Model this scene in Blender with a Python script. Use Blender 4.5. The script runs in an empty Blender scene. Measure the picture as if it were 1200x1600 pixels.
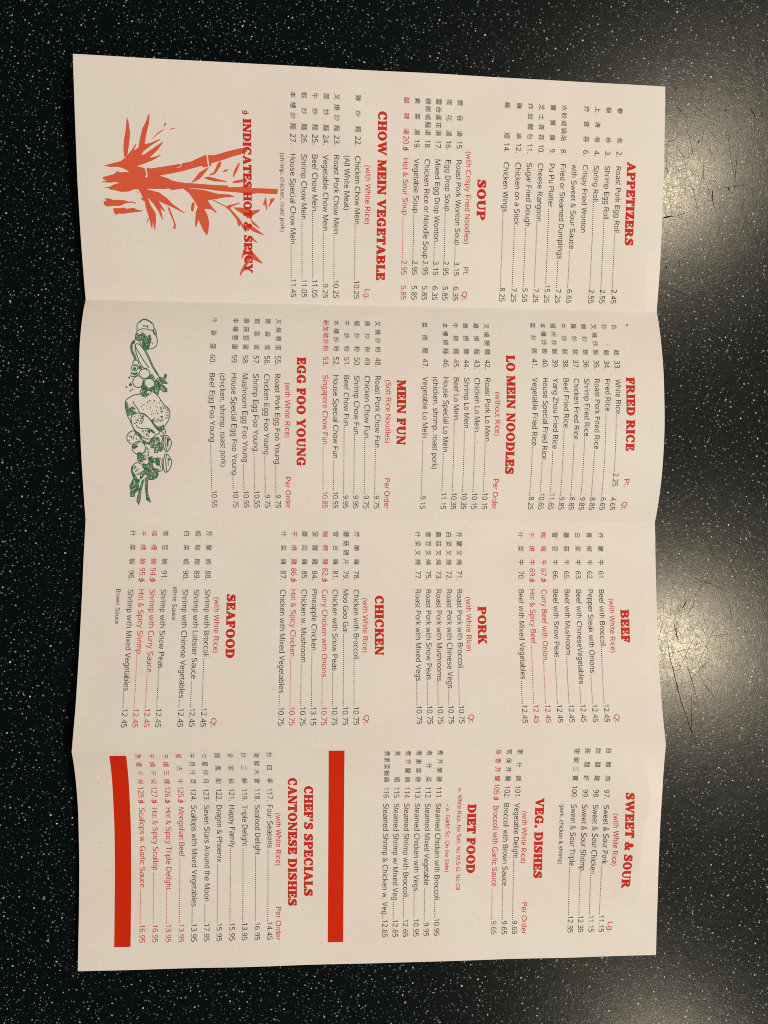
import bpy, bmesh, math, random
from mathutils import Vector, Euler
from mathutils.geometry import delaunay_2d_cdt

scene = bpy.context.scene
COL = scene.collection
MM = 0.001
random.seed(7)

# ------------------------------------------------------------------ camera
cam_d = bpy.data.cameras.new('camera')
cam_d.sensor_fit = 'VERTICAL'
cam_d.sensor_height = 24.0
cam_d.lens = 24.0 * 1202.0 / 1600.0
cam_d.clip_start = 0.01
cam_d.clip_end = 50.0
cam = bpy.data.objects.new('camera', cam_d)
COL.objects.link(cam)
cam.location = (-0.01971, 0.00399, 0.37869)
cam.rotation_euler = (0.000701, -0.062834, 0.005436)
scene.camera = cam

# ------------------------------------------------------------------ light
world = bpy.data.worlds.new('World')
scene.world = world
world.use_nodes = True
bg = world.node_tree.nodes['Background']
bg.inputs['Color'].default_value = (0.80, 1.0, 0.98, 1)
bg.inputs['Strength'].default_value = 0.05

def ceiling_lamp(x, y, z, power, size, color=(1.0, 0.905, 0.765)):
    d = bpy.data.lights.new('ceiling_downlight', 'AREA')
    d.shape = 'DISK'
    d.size = size
    d.energy = power
    d.color = color
    o = bpy.data.objects.new('ceiling_downlight', d)
    COL.objects.link(o)
    o.location = (x, y, z)
    o.rotation_euler = (Vector((0, 0, 0)) - Vector((x, y, z))).to_track_quat('-Z', 'Y').to_euler()
    return o

ceiling_lamp(0.960, 0.984, 1.9, 19.8, 0.13)
ceiling_lamp(0.990, -0.378, 1.9, 22.4, 0.13)
ceiling_lamp(1.060, -1.80, 1.9, 15.0, 0.15)

scene.view_settings.view_transform = 'Standard'
scene.view_settings.look = 'None'
scene.view_settings.exposure = 0.0
scene.view_settings.gamma = 1.0
scene.view_settings.use_curve_mapping = False
scene.cycles.filter_width = 1.0
scene.cycles.use_denoising = False
# ------------------------------------------------------------------ materials
def new_mat(name):
    m = bpy.data.materials.new(name)
    m.use_nodes = True
    return m, m.node_tree.nodes, m.node_tree.links, m.node_tree.nodes['Principled BSDF']

def math_node(N, L, op, a, b=None, clamp=False):
    n = N.new('ShaderNodeMath'); n.operation = op; n.use_clamp = clamp
    for i, v in enumerate((a, b)):
        if v is None: continue
        if isinstance(v, (int, float)): n.inputs[i].default_value = v
        else: L.new(v, n.inputs[i])
    return n.outputs[0]

def ink(name, color, rough=0.6, mottle=0.12):
    m, N, L, b = new_mat(name)
    tc = N.new('ShaderNodeTexCoord')
    nz = N.new('ShaderNodeTexNoise'); nz.inputs['Scale'].default_value = 900
    nz.inputs['Detail'].default_value = 3
    L.new(tc.outputs['Object'], nz.inputs['Vector'])
    mx = N.new('ShaderNodeMix'); mx.data_type = 'RGBA'
    L.new(nz.outputs['Fac'], mx.inputs['Factor'])
    mx.inputs['A'].default_value = (*[c * (1 - mottle) for c in color], 1)
    mx.inputs['B'].default_value = (*[min(1, c * (1 + mottle) + 0.01 * mottle) for c in color], 1)
    L.new(mx.outputs['Result'], b.inputs['Base Color'])
    b.inputs['Roughness'].default_value = rough
    b.inputs['Specular IOR Level'].default_value = 0.1
    return m

M_DARK = ink('dark_green_ink', (0.040, 0.052, 0.040))
M_ZH = ink('green_black_ink', (0.070, 0.110, 0.078))
M_RED = ink('red_ink', (0.60, 0.020, 0.012))
M_HEAD = ink('heading_red_ink', (0.60, 0.026, 0.016))
M_BAR = ink('bar_red_ink', (0.66, 0.024, 0.002), mottle=0.06)
M_TINT = ink('light_red_ink', (0.74, 0.115, 0.055), mottle=0.08)
M_GREEN = ink('green_ink', (0.045, 0.17, 0.080))

def paper_material():
    m, N, L, b = new_mat('warm_white_paper')
    tc = N.new('ShaderNodeTexCoord')
    big = N.new('ShaderNodeTexNoise'); big.inputs['Scale'].default_value = 26; big.inputs['Detail'].default_value = 5
    fine = N.new('ShaderNodeTexNoise'); fine.inputs['Scale'].default_value = 520; fine.inputs['Detail'].default_value = 4
    for n in (big, fine): L.new(tc.outputs['Object'], n.inputs['Vector'])
    s = math_node(N, L, 'ADD', math_node(N, L, 'MULTIPLY', big.outputs['Fac'], 0.55), math_node(N, L, 'MULTIPLY', fine.outputs['Fac'], 0.45))
    r = N.new('ShaderNodeValToRGB')
    r.color_ramp.elements[0].position = 0.32; r.color_ramp.elements[0].color = (0.805, 0.742, 0.698, 1)
    r.color_ramp.elements[1].position = 0.68; r.color_ramp.elements[1].color = (0.862, 0.806, 0.768, 1)
    L.new(s, r.inputs['Fac'])
    # tiny flecks of dirt in the stock
    vo = N.new('ShaderNodeTexVoronoi'); vo.voronoi_dimensions = '2D'; vo.inputs['Scale'].default_value = 62
    L.new(tc.outputs['Object'], vo.inputs['Vector'])
    sep = N.new('ShaderNodeSeparateColor'); L.new(vo.outputs['Color'], sep.inputs[0])
    rare = math_node(N, L, 'GREATER_THAN', sep.outputs[0], 0.975)
    near = math_node(N, L, 'LESS_THAN', vo.outputs['Distance'], 0.02)
    fl = math_node(N, L, 'MULTIPLY', math_node(N, L, 'MULTIPLY', rare, near), 0.55)
    mx = N.new('ShaderNodeMix'); mx.data_type = 'RGBA'
    # the stock drifts between a pinkish and a greenish white, and the back print ghosts through in blotches
    hue = N.new('ShaderNodeTexNoise'); hue.inputs['Scale'].default_value = 17; hue.inputs['Detail'].default_value = 4; hue.inputs['Roughness'].default_value = 0.6
    L.new(tc.outputs['Object'], hue.inputs['Vector'])
    hr = N.new('ShaderNodeValToRGB')
    hr.color_ramp.elements[0].position = 0.38; hr.color_ramp.elements[0].color = (0.985, 1.0, 0.982, 1)
    hr.color_ramp.elements[1].position = 0.64; hr.color_ramp.elements[1].color = (1.0, 0.962, 0.958, 1)
    L.new(hue.outputs['Fac'], hr.inputs['Fac'])
    hm = N.new('ShaderNodeMix'); hm.data_type = 'RGBA'; hm.blend_type = 'MULTIPLY'; hm.inputs['Factor'].default_value = 1
    L.new(r.outputs['Color'], hm.inputs['A']); L.new(hr.outputs['Color'], hm.inputs['B'])
    L.new(fl, mx.inputs['Factor']); L.new(hm.outputs['Result'], mx.inputs['A'])
    mx.inputs['B'].default_value = (0.25, 0.22, 0.18, 1)
    L.new(mx.outputs['Result'], b.inputs['Base Color'])
    b.inputs['Roughness'].default_value = 0.72
    b.inputs['Specular IOR Level'].default_value = 0.3
    bp = N.new('ShaderNodeBump'); bp.inputs['Strength'].default_value = 0.25; bp.inputs['Distance'].default_value = 0.0004
    L.new(s, bp.inputs['Height']); L.new(bp.outputs['Normal'], b.inputs['Normal'])
    return m
M_PAPER = paper_material()

def table_material():
    m, N, L, b = new_mat('speckled_black_laminate')
    tc = N.new('ShaderNodeTexCoord')
    co = tc.outputs['Object']
    # warp so the cells do not read as a grid
    wn = N.new('ShaderNodeTexNoise'); wn.inputs['Scale'].default_value = 700; wn.inputs['Detail'].default_value = 1
    L.new(co, wn.inputs['Vector'])
    wv = N.new('ShaderNodeVectorMath'); wv.operation = 'MULTIPLY_ADD'
    L.new(wn.outputs['Color'], wv.inputs[0]); wv.inputs[1].default_value = (0.0007,) * 3; L.new(co, wv.inputs[2])
    def layer(scale, off, keep, rmin, rmax, bmin, bmax):
        mp = N.new('ShaderNodeMapping'); mp.inputs['Location'].default_value = (off, off * 0.37, 0)
        mp.inputs['Rotation'].default_value = (0, 0, off * 3)
        L.new(wv.outputs[0], mp.inputs['Vector'])
        v = N.new('ShaderNodeTexVoronoi'); v.voronoi_dimensions = '2D'; v.inputs['Scale'].default_value = scale
        L.new(mp.outputs[0], v.inputs['Vector'])
        sp = N.new('ShaderNodeSeparateColor'); L.new(v.outputs['Color'], sp.inputs[0])
        on = math_node(N, L, 'LESS_THAN', sp.outputs[0], keep)
        g2 = math_node(N, L, 'MULTIPLY', sp.outputs[1], sp.outputs[1])
        rad = math_node(N, L, 'ADD', math_node(N, L, 'MULTIPLY', g2, rmax - rmin), rmin)
        d = math_node(N, L, 'SUBTRACT', rad, v.outputs['Distance'])
        edge = math_node(N, L, 'MULTIPLY', d, 14.0, True)
        b2 = math_node(N, L, 'MULTIPLY', sp.outputs[2], sp.outputs[2])
        br = math_node(N, L, 'ADD', math_node(N, L, 'MULTIPLY', b2, bmax - bmin), bmin)
        return math_node(N, L, 'MULTIPLY', math_node(N, L, 'MULTIPLY', on, edge), br)
    a = layer(345, 0.13, 0.42, 0.08, 0.17, 0.12, 0.95)
    c = layer(560, 0.71, 0.55, 0.10, 0.27, 0.04, 0.28)
    e = layer(200, 1.37, 0.40, 0.045, 0.10, 0.38, 1.1)
    s = math_node(N, L, 'MAXIMUM', math_node(N, L, 'MAXIMUM', a, c), e)
    mx = N.new('ShaderNodeMix'); mx.data_type = 'RGBA'
    L.new(s, mx.inputs['Factor'])
    mx.inputs['A'].default_value = (0.0016, 0.0046, 0.0052, 1)
    mx.inputs['B'].default_value = (0.86, 0.90, 0.89, 1)
    L.new(mx.outputs['Result'], b.inputs['Base Color'])
    # hairline scratches and wear that break up the gloss
    acc = None
    for k, (ang, sx, sy) in enumerate(((0.25, 150, 2000), (1.15, 120, 1900), (1.62, 100, 2200), (2.15, 160, 2000), (2.75, 130, 2100))):
        mp = N.new('ShaderNodeMapping'); mp.vector_type = 'TEXTURE'; mp.inputs['Rotation'].default_value = (0, 0, ang)
        mp.inputs['Scale'].default_value = (1 / sx, 1 / sy, 1); mp.inputs['Location'].default_value = (k * 0.073, k * 0.031, 0)
        L.new(wv.outputs[0], mp.inputs['Vector'])
        n = N.new('ShaderNodeTexNoise'); n.inputs['Scale'].default_value = 1.0; n.inputs['Detail'].default_value = 2
        L.new(mp.outputs[0], n.inputs['Vector'])
        t = math_node(N, L, 'MULTIPLY', math_node(N, L, 'SUBTRACT', n.outputs['Fac'], 0.56), 6.0, True)
        acc = t if acc is None else math_node(N, L, 'MAXIMUM', acc, t)
    wear = N.new('ShaderNodeTexNoise'); wear.inputs['Scale'].default_value = 38; wear.inputs['Detail'].default_value = 6
    wear.inputs['Roughness'].default_value = 0.65
    L.new(co, wear.inputs['Vector'])
    fine = N.new('ShaderNodeTexNoise'); fine.inputs['Scale'].default_value = 1500; fine.inputs['Detail'].default_value = 3
    L.new(co, fine.inputs['Vector'])
    ro = math_node(N, L, 'ADD', math_node(N, L, 'MULTIPLY', wear.outputs['Fac'], 0.06), 0.155)
    ro = math_node(N, L, 'ADD', ro, math_node(N, L, 'MULTIPLY', acc, 0.08))
    L.new(ro, b.inputs['Roughness'])
    b.inputs['IOR'].default_value = 1.5
    b.inputs['Specular IOR Level'].default_value = SPEC
    b.inputs['Specular Tint'].default_value = (1.0, 0.92, 0.74, 1)
    b.inputs['Coat Weight'].default_value = COATW
    b.inputs['Coat Roughness'].default_value = COATR
    h = math_node(N, L, 'ADD', math_node(N, L, 'MULTIPLY', acc, -0.6), math_node(N, L, 'MULTIPLY', fine.outputs['Fac'], 0.8))
    bp = N.new('ShaderNodeBump'); bp.inputs['Strength'].default_value = 1.0; bp.inputs['Distance'].default_value = 0.000013
    L.new(h, bp.inputs['Height'])
    L.new(bp.outputs['Normal'], b.inputs['Normal']); L.new(bp.outputs['Normal'], b.inputs['Coat Normal'])
    return m
SPEC, COATW, COATR = 0.165, 0.15, 0.31
M_TABLE = table_material()
M_SCRATCH = ink('dirt_in_scratch', (0.012, 0.011, 0.009), 0.9)

# ------------------------------------------------------------------ helpers
def link_mesh(name, verts, faces, mat, parent=None, smooth=False):
    me = bpy.data.meshes.new(name)
    me.from_pydata(verts, [], faces)
    me.update()
    if smooth: me.polygons.foreach_set('use_smooth', [True] * len(me.polygons))
    me.materials.append(mat)
    o = bpy.data.objects.new(name, me)
    COL.objects.link(o)
    if parent is not None: o.parent = parent
    return o

# ------------------------------------------------------------------ the sheet: one 11 x 17 in. page, three folds
SHEET_W, SHEET_L = 279.4, 431.8
# height in mm of the page's two long edges above the table, at 17 stations along its length (four panels)
ZL = [22.07, 18.75, 14.77, 9.31, 1.84, 10.32, 10.18, 6.29, 0.27, 3.8, 7.3, 11.83, 18.0, 9.67, 6.79, 6.65, 7.88]
ZR = [12.91, 12.3, 10.79, 8.18, 4.04, 11.37, 13.84, 11.52, 3.02, 4.64, 6.8, 10.71, 17.19, 13.0, 10.18, 8.37, 6.94]

NS = 257
def panel_curve(z):
    out = [0.0] * NS
    step = (NS - 1) // 4
    for p in range(4):
        zz = z[4 * p:4 * p + 5]
        for i in range(step + 1):
            t = 4 * i / step
            v = 0
            for a in range(5):
                l = 1.0
                for c in range(5):
                    if c != a: l *= (t - c) / (a - c)
                v += zz[a] * l
            out[step * p + i] = v
    return out
def run_length(z):
    ds = SHEET_L / (NS - 1); y = [0.0]
    for i in range(NS - 1):
        dz = z[i + 1] - z[i]
        y.append(y[-1] + math.sqrt(max(ds * ds - dz * dz, 0.001)))
    m = y[(NS - 1) // 2]
    return [m - v for v in y]
EZL, EZR = panel_curve(ZL), panel_curve(ZR)
EYL, EYR = run_length(EZL), run_length(EZR)

def lerp_at(a, s):
    f = min(max(s / SHEET_L * (NS - 1), 0), NS - 1.0001)
    i = int(f); f -= i
    return a[i] * (1 - f) + a[i + 1] * f

def sstep(a, b, x):
    t = min(max((x - a) / (b - a), 0), 1)
    return t * t * (3 - 2 * t)

# station, width of the strip, height of the crease
BUCKLES = (([(326, 12, 0), (337, 9.5, 1.5), (348, 6.5, 2.6), (360, 7.5, 3.4), (371, 10.5, 4.4), (380, 10.5, 3.6), (392, 9.5, 1.7), (412, 9, 0)], 46),
           ([(66, 9, 0), (86, 7, 0.9), (97, 7.5, 1.7), (104, 6.5, 1.3), (109, 6, 0)], 36),
           ([(232, 8, 0), (262, 6, .45), (300, 7, .5), (324, 8, 0)], 50))
def buckle(s, t):
    """the handled long edge: the strip outside a soft crease dips towards the table"""
    h = 0.0
    for prof, tail in BUCKLES:
        if prof[0][0] < s < prof[-1][0]:
            for a, c in zip(prof, prof[1:]):
                if a[0] <= s <= c[0]:
                    f = sstep(a[0], c[0], s)
                    wdt = a[1] + (c[1] - a[1]) * f; amp = a[2] + (c[2] - a[2]) * f
            h += amp * (min(t / wdt, 1.0) if t < wdt else (1 - sstep(0, 1, (t - wdt) / tail)))
    h += 0.35 * math.sin(s * 0.071 + t * 0.043) * math.sin(t * 0.033 + 1.1) * math.sin(math.pi * min(max(t / SHEET_W, 0), 1))
    h += 0.12 * math.sin(s * 0.19 + 0.7) * math.sin(t * 0.12 + s * 0.05)
    return h

def on_sheet(s, t, lift=0.0):
    """(s, t) in mm: s along the lines of print, t down the page from its headline edge"""
    u = 1 - t / SHEET_W
    zl, zr = lerp_at(EZL, s), lerp_at(EZR, s)
    yl, yr = lerp_at(EYL, s), lerp_at(EYR, s)
    hw = math.sqrt(SHEET_W ** 2 - (zl - zr) ** 2) / 2
    z = zl + (zr - zl) * u + buckle(s, t)
    return ((-hw + 2 * hw * u) * MM, (yl + (yr - yl) * u) * MM, (max(z, 0.15) + 0.12 + lift) * MM)

# ------------------------------------------------------------------ table
def make_table():
    bm = bmesh.new()
    bmesh.ops.create_cube(bm, size=1.0)
    for v in bm.verts:
        v.co = Vector((v.co.x * 1.15 + 0.02, v.co.y * 1.5, v.co.z * 0.034 - 0.017))
    vert_edges = [e for e in bm.edges if abs(e.verts[0].co.z - e.verts[1].co.z) > 0.01]
    bmesh.ops.bevel(bm, geom=vert_edges, offset=0.05, segments=8, affect='EDGES', profile=0.5)
    rim = [e for e in bm.edges if abs(e.verts[0].co.z) < 1e-5 and abs(e.verts[1].co.z) < 1e-5]
    bmesh.ops.bevel(bm, geom=rim, offset=0.004, segments=3, affect='EDGES', profile=0.5)
    # long scuffs and nicks where the lamplight shows them, thin marks in the laminate
    rnd = random.Random(11)
    def mark(pts, w):
        n = len(pts); rows = []
        for i, (x, y) in enumerate(pts):
            a = pts[max(i - 1, 0)]; c = pts[min(i + 1, n - 1)]
            dx, dy = c[0] - a[0], c[1] - a[1]; l = math.hypot(dx, dy) or 1
            k = w * (0.25 + 0.75 * math.sin(math.pi * (i + 0.35) / n)) * rnd.uniform(0.7, 1.2)
            nx, ny = -dy / l * k / 2, dx / l * k / 2
            rows.append((bm.verts.new(((x + nx) * MM, (y + ny) * MM, 0.00004)), bm.verts.new(((x - nx) * MM, (y - ny) * MM, 0.00004))))
        for p, q in zip(rows, rows[1:]):
            f = bm.faces.new((p[0], p[1], q[1], q[0]))
            f.material_index = 1
            f.normal_update()
            if f.normal.z < 0: f.normal_flip()
    for sc, w in SCRATCHES:
        pts = []
        for (a, b2) in zip(sc, sc[1:]):
            for k in range(5):
                f = k / 5
                pts.append((a[0] + (b2[0] - a[0]) * f + rnd.uniform(-.12, .12), a[1] + (b2[1] - a[1]) * f + rnd.uniform(-.12, .12)))
        pts.append(sc[-1]); mark(pts, w)
    for k in range(150):
        x = rnd.gauss(158, 14); y = rnd.choice((rnd.gauss(165, 28), rnd.gauss(-60, 28), rnd.uniform(-200, 220)))
        if x < 141: x = 141 + rnd.random() * 30
        a = rnd.gauss(1.6, 0.75); l = rnd.expovariate(1 / 4.5) + 0.8; bend = rnd.uniform(-.25, .25)
        pts = []
        for i in range(6):
            pts.append((x, y)); x += math.cos(a) * l / 5; y += math.sin(a) * l / 5; a += bend / 5
        mark(pts, rnd.uniform(0.10, 0.22))
    for k in range(14):
        x = rnd.uniform(143, 195); y = rnd.uniform(-120, 215)
        mark([(x, y), (x + rnd.uniform(-.4, .4), y - .6), (x + rnd.uniform(-.6, .6), y - 1.3)], rnd.uniform(.4, .8))
    me = bpy.data.meshes.new('table_top'); bm.to_mesh(me); bm.free()
    me.materials.append(M_TABLE); me.materials.append(M_SCRATCH)
    o = bpy.data.objects.new('table_top', me); COL.objects.link(o)
    o['label'] = 'glossy black table with white speckles and fine scratches under the menu'
    o['category'] = 'table'
    return o
SCRATCHES = [
 ([[147.9,-59.8],[149.3,-68.5],[152.0,-78.9],[155.0,-90.2],[159.1,-101.6],[163.8,-113.9]],.45),
 ([[159.7,-27.1],[166.0,-29.7],[172.7,-32.0],[178.4,-35.3]],.25),([[163.6,-75.7],[168.0,-82.9],[171.7,-87.8]],.28),
 ([[157.9,-72.5],[160.3,-78.9],[164.4,-93.5]],.25),([[166.6,-4.5],[169.9,-12.5],[173.3,-20.7]],.22),
 ([[144.5,153.5],[146.8,154.2],[149.3,154.8]],.7),([[146.8,154.2],[151.8,155.0],[157.4,156.8]],.28),
 ([[151.2,190.2],[154.9,184.9],[156.9,184.6]],.25),([[145.7,182.0],[147.0,175.5]],.4),([[169.7,169.5],[170.4,163.0]],.45),
 ([[189.6,211.1],[193.0,205.1]],.5),([[144.3,118.9],[151.3,117.1],[161.0,112.8],[169.3,109.7]],.25),
 ([[154.0,173.2],[161.0,176.3]],.25),([[165.5,201.5],[174.6,192.0]],.15),([[146.3,192.0],[150.9,193.5]],.22),
 ([[150.8,-49.8],[153.5,-59.5]],.3),([[145.3,-66.9],[153.6,-65.3],[161.9,-63.4]],.2),([[155.4,-43.6],[157.4,-40.1]],.5),
 ([[195.6,209.1],[196.0,206.2]],.4)]
make_table()

# ------------------------------------------------------------------ menu root and sheet
menu = bpy.data.objects.new('paper_menu', None)
COL.objects.link(menu)
menu.empty_display_size = 0.05
menu['label'] = 'unfolded creased paper takeout menu printed in red and green on the black table'
menu['category'] = 'menu'

def make_sheet():
    ns, nt = 128, 84
    ts = [k * 0.75 for k in range(24)] + [17.25 + (SHEET_W - 17.25) * k / 72 for k in range(1, 73)]
    top, bot, V, F = [], [], [], []
    for i in range(ns + 1):
        s = SHEET_L * i / ns
        a, b2 = [], []
        for t in ts:
            p = on_sheet(s, t)
            a.append(len(V)); V.append(p)
        for t in ts:
            p = on_sheet(s, t)
            b2.append(len(V)); V.append((p[0], p[1], p[2] - 0.00011))
        top.append(a); bot.append(b2)
    n = len(ts)
    for i in range(ns):
        for j in range(n - 1):
            F.append((top[i][j], top[i][j + 1], top[i + 1][j + 1], top[i + 1][j])[::-1])
            F.append((bot[i][j], bot[i][j + 1], bot[i + 1][j + 1], bot[i + 1][j]))
        F.append((top[i][0], bot[i][0], bot[i + 1][0], top[i + 1][0]))
        F.append((top[i][-1], top[i + 1][-1], bot[i + 1][-1], bot[i][-1]))
    for j in range(n - 1):
        F.append((top[0][j], top[0][j + 1], bot[0][j + 1], bot[0][j]))
        F.append((top[-1][j], bot[-1][j], bot[-1][j + 1], top[-1][j + 1]))
    o = link_mesh('paper_sheet', V, F, M_PAPER, menu, True)
    bm = bmesh.new(); bm.from_mesh(o.data)
    bmesh.ops.recalc_face_normals(bm, faces=bm.faces)
    bm.verts.ensure_lookup_table()
    fold = {}
    for k in (32, 64, 96):
        for r in (top[k], bot[k]):
            for v in r: fold[v] = (k, r is top[k])
    for e in bm.edges:
        if len(e.link_faces) == 2 and e.calc_face_angle() > 0.8: e.smooth = False
        a, b2 = e.verts[0].index, e.verts[1].index
        if a in fold and fold.get(b2) == fold[a]: e.smooth = False
    bm.to_mesh(o.data); bm.free()
    return o
make_sheet()

# ------------------------------------------------------------------ printing
class Print:
    def __init__(self): self.v = []; self.f = []
    def add(self, pts, faces, lift=0.10):
        b = len(self.v)
        self.v += [on_sheet(s, t, lift) for s, t in pts]
        for f in faces:
            a, c, d = (pts[f[0]], pts[f[1]], pts[f[2]])
            # s runs down the picture, t runs left: face up when the turn is positive in (s, t)
            turn = (c[0] - a[0]) * (d[1] - a[1]) - (c[1] - a[1]) * (d[0] - a[0])
            g = tuple(b + i for i in f)
            self.f.append(g if turn < 0 else g[::-1])
    def build(self, name, mat, parent):
        return link_mesh(name, self.v, self.f, mat, parent) if self.v else None

def ccw(p):
    a = sum(p[i - 1][0] * p[i][1] - p[i][0] * p[i - 1][1] for i in range(len(p)))
    return p if a > 0 else p[::-1]

def union(polys):
    """flat union of outlines, as triangles"""
    vs, fs = [], []
    for p in polys:
        p = ccw([tuple(q) for q in p]); b = len(vs)
        vs += [Vector(q) for q in p]; fs.append(list(range(b, b + len(p))))
    r = delaunay_2d_cdt(vs, [], fs, 0, 1e-5)
    return [(v.x, v.y) for v in r[0]], [tuple(f) for f, src in zip(r[2], r[5]) if src]

def stroke_polys(pts, w, n=8):
    ws = w if isinstance(w, (list, tuple)) else [w] * len(pts)
    out = []
    for (a, wa), (b, wb) in zip(zip(pts, ws), list(zip(pts, ws))[1:]):
        dx, dy = b[0] - a[0], b[1] - a[1]; l = math.hypot(dx, dy)
        if l < 1e-6: continue
        nx, ny = -dy / l / 2, dx / l / 2
        out.append([(a[0] + nx * wa, a[1] + ny * wa), (a[0] - nx * wa, a[1] - ny * wa), (b[0] - nx * wb, b[1] - ny * wb), (b[0] + nx * wb, b[1] + ny * wb)])
    for (x, y), k in list(zip(pts, ws))[1:-1]:
        out.append([(x + k / 2 * math.cos(2 * math.pi * i / n + .1), y + k / 2 * math.sin(2 * math.pi * i / n + .1)) for i in range(n)])
    return out

def spline(pts, ws=None, k=4):
    n = len(pts); o, ow = [], []
    for i in range(n - 1):
        p0, p1, p2, p3 = pts[max(i - 1, 0)], pts[i], pts[i + 1], pts[min(i + 2, n - 1)]
        for j in range(k):
            t = j / k
            o.append(tuple(0.5 * (2 * p1[d] + (p2[d] - p0[d]) * t + (2 * p0[d] - 5 * p1[d] + 4 * p2[d] - p3[d]) * t * t + (3 * p1[d] - p0[d] - 3 * p2[d] + p3[d]) * t ** 3) for d in (0, 1)))
            if ws: ow.append(ws[i] * (1 - t) + ws[i + 1] * t)
    o.append(tuple(pts[-1]))
    if ws: ow.append(ws[-1]); return o, ow
    return o

# --- running text, set in the built-in sans serif
_cu = bpy.data.curves.new('type', 'FONT'); _cu.size = 1.0; _cu.resolution_u = 2
_to = bpy.data.objects.new('type', _cu); COL.objects.link(_to)
_cache = {}
def glyphs(txt):
    if txt not in _cache:
        _cu.body = txt
        dg = bpy.context.evaluated_depsgraph_get(); dg.update()
        ev = _to.evaluated_get(dg); me = ev.to_mesh()
        v = [(q.co.x, q.co.y) for q in me.vertices]; f = [tuple(p.vertices) for p in me.polygons]
        ev.to_mesh_clear()
        _cache[txt] = (v, f, min(q[0] for q in v), max(q[0] for q in v))
    return _cache[txt]

# advance and ink extent of each character in thousandths of an em, a neutral grotesque
METRICS = {}
for row in ('A667,14,654 B667,74,627 C722,44,681 D722,81,674 E667,86,616 F611,86,583 G778,48,709 H722,77,646 I278,91,188 J500,17,428 K667,76,663 L556,76,537 M833,73,761 '
            'N722,76,646 O778,39,739 P667,86,622 Q778,39,739 R722,88,684 S667,49,620 T611,14,597 U722,79,644 V667,20,647 W944,16,928 X667,19,648 Y667,14,653 Z611,23,588 '
            'a556,36,530 b556,58,517 c500,30,477 d556,35,499 e556,40,516 f278,14,262 g556,40,499 h556,65,491 i222,67,155 j222,-16,155 k500,67,501 l222,67,155 m833,65,769 '
            'n556,65,491 o556,35,521 p556,58,517 q556,35,494 r333,77,332 s500,32,464 t278,14,257 u556,68,489 v500,8,492 w722,14,709 x500,11,490 y500,11,489 z500,31,469 '
            '0556,37,519 1556,101,359 2556,26,507 3556,34,522 4556,25,523 5556,32,514 6556,38,518 7556,37,523 8556,38,517 9556,42,514 '
            '.278,87,191 (333,68,299 )333,34,265 &667,44,645 -333,44,289 /278,-17,295 =584,39,545').split(' '):
    a, i0, i1 = row[1:].split(','); METRICS[row[0]] = (int(a), int(i0), int(i1))
METRICS[','] = (278, 87, 191)
def plain_sans(c):
    if 'A' <= c <= 'Z': return chr(0x1D5A0 + ord(c) - 65)
    if 'a' <= c <= 'z': return chr(0x1D5BA + ord(c) - 97)
    if '0' <= c <= '9': return chr(0x1D7E2 + ord(c) - 48)
    if c == '&': return '\uff06'
    return c
_lines = {}
def line_of(txt):
    if txt not in _lines:
        V, F, pen = [], [], 0.0
        for c in txt:
            if c == ' ': pen += 0.278; continue
            adv, i0, i1 = METRICS[c]
            v, f, x0, x1 = glyphs(plain_sans(c))
            k = (i1 - i0) / 1000 / (x1 - x0); n = len(V)
            V += [(pen + i0 / 1000 + (x - x0) * k, y) for x, y in v]
            F += [tuple(n + i for i in g) for g in f]
            pen += adv / 1000
        _lines[txt] = (V, F, min(q[0] for q in V), max(q[0] for q in V))
    return _lines[txt]

EM, XS = 3.54, 1.0
def text(pr, txt, s, t, em=EM, xs=XS, align='L', fit=None, lift=0.10):
    v, f, x0, x1 = line_of(txt)
    kx = em * xs
    if fit is not None: kx = (fit - s) / (x1 - x0)
    if align == 'R': s = s - (x1 - x0) * kx
    pr.add([(s + (x - x0) * kx, t - y * em) for x, y in v], f, lift)
    return s + (x1 - x0) * kx

def leader(pr, s0, s1, t, r=0.25, pitch=0.945):
    n = int((s1 - s0) / pitch)
    for i in range(n):
        s = s1 - 0.45 - i * pitch
        if s < s0 + 0.55: break
        pr.add([(s + r * math.cos(a * math.pi / 3), t - r + r * math.sin(a * math.pi / 3)) for a in range(6)], [tuple(range(6))])

def chinese(pr, chars, s0, s1, t, em=3.2):
    n = len(chars)
    for i, c in enumerate(chars):
        v, f, x0, x1 = glyphs(c)
        s = s0 + (s1 - s0 - em * 0.92) * (i / (n - 1) if n > 1 else 0)
        pr.add([(s + (x - 0.03) * em * 0.95 + 0.10 * y, t - 0.2 - y * em * 0.93) for x, y in v], f)

def chili(pr, s, t, h=2.9, lift=0.10):
    P, Wd = spline([(.05, .06), (.32, .02), (.6, .16), (.66, .42), (.48, .62), (.22, .55), (.2, .32), (.42, .3)], [.08, .16, .22, .24, .2, .16, .14, .08])
    polys = stroke_polys(P, Wd, 6)
    P, Wd = spline([(.5, .6), (.62, .8), (.5, .98)], [.12, .1, .08])
    polys += stroke_polys(P, Wd, 6)
    v, f = union(polys)
    pr.add([(s + x * h * 0.85, t - y * h) for x, y in v], f, lift)

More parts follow.
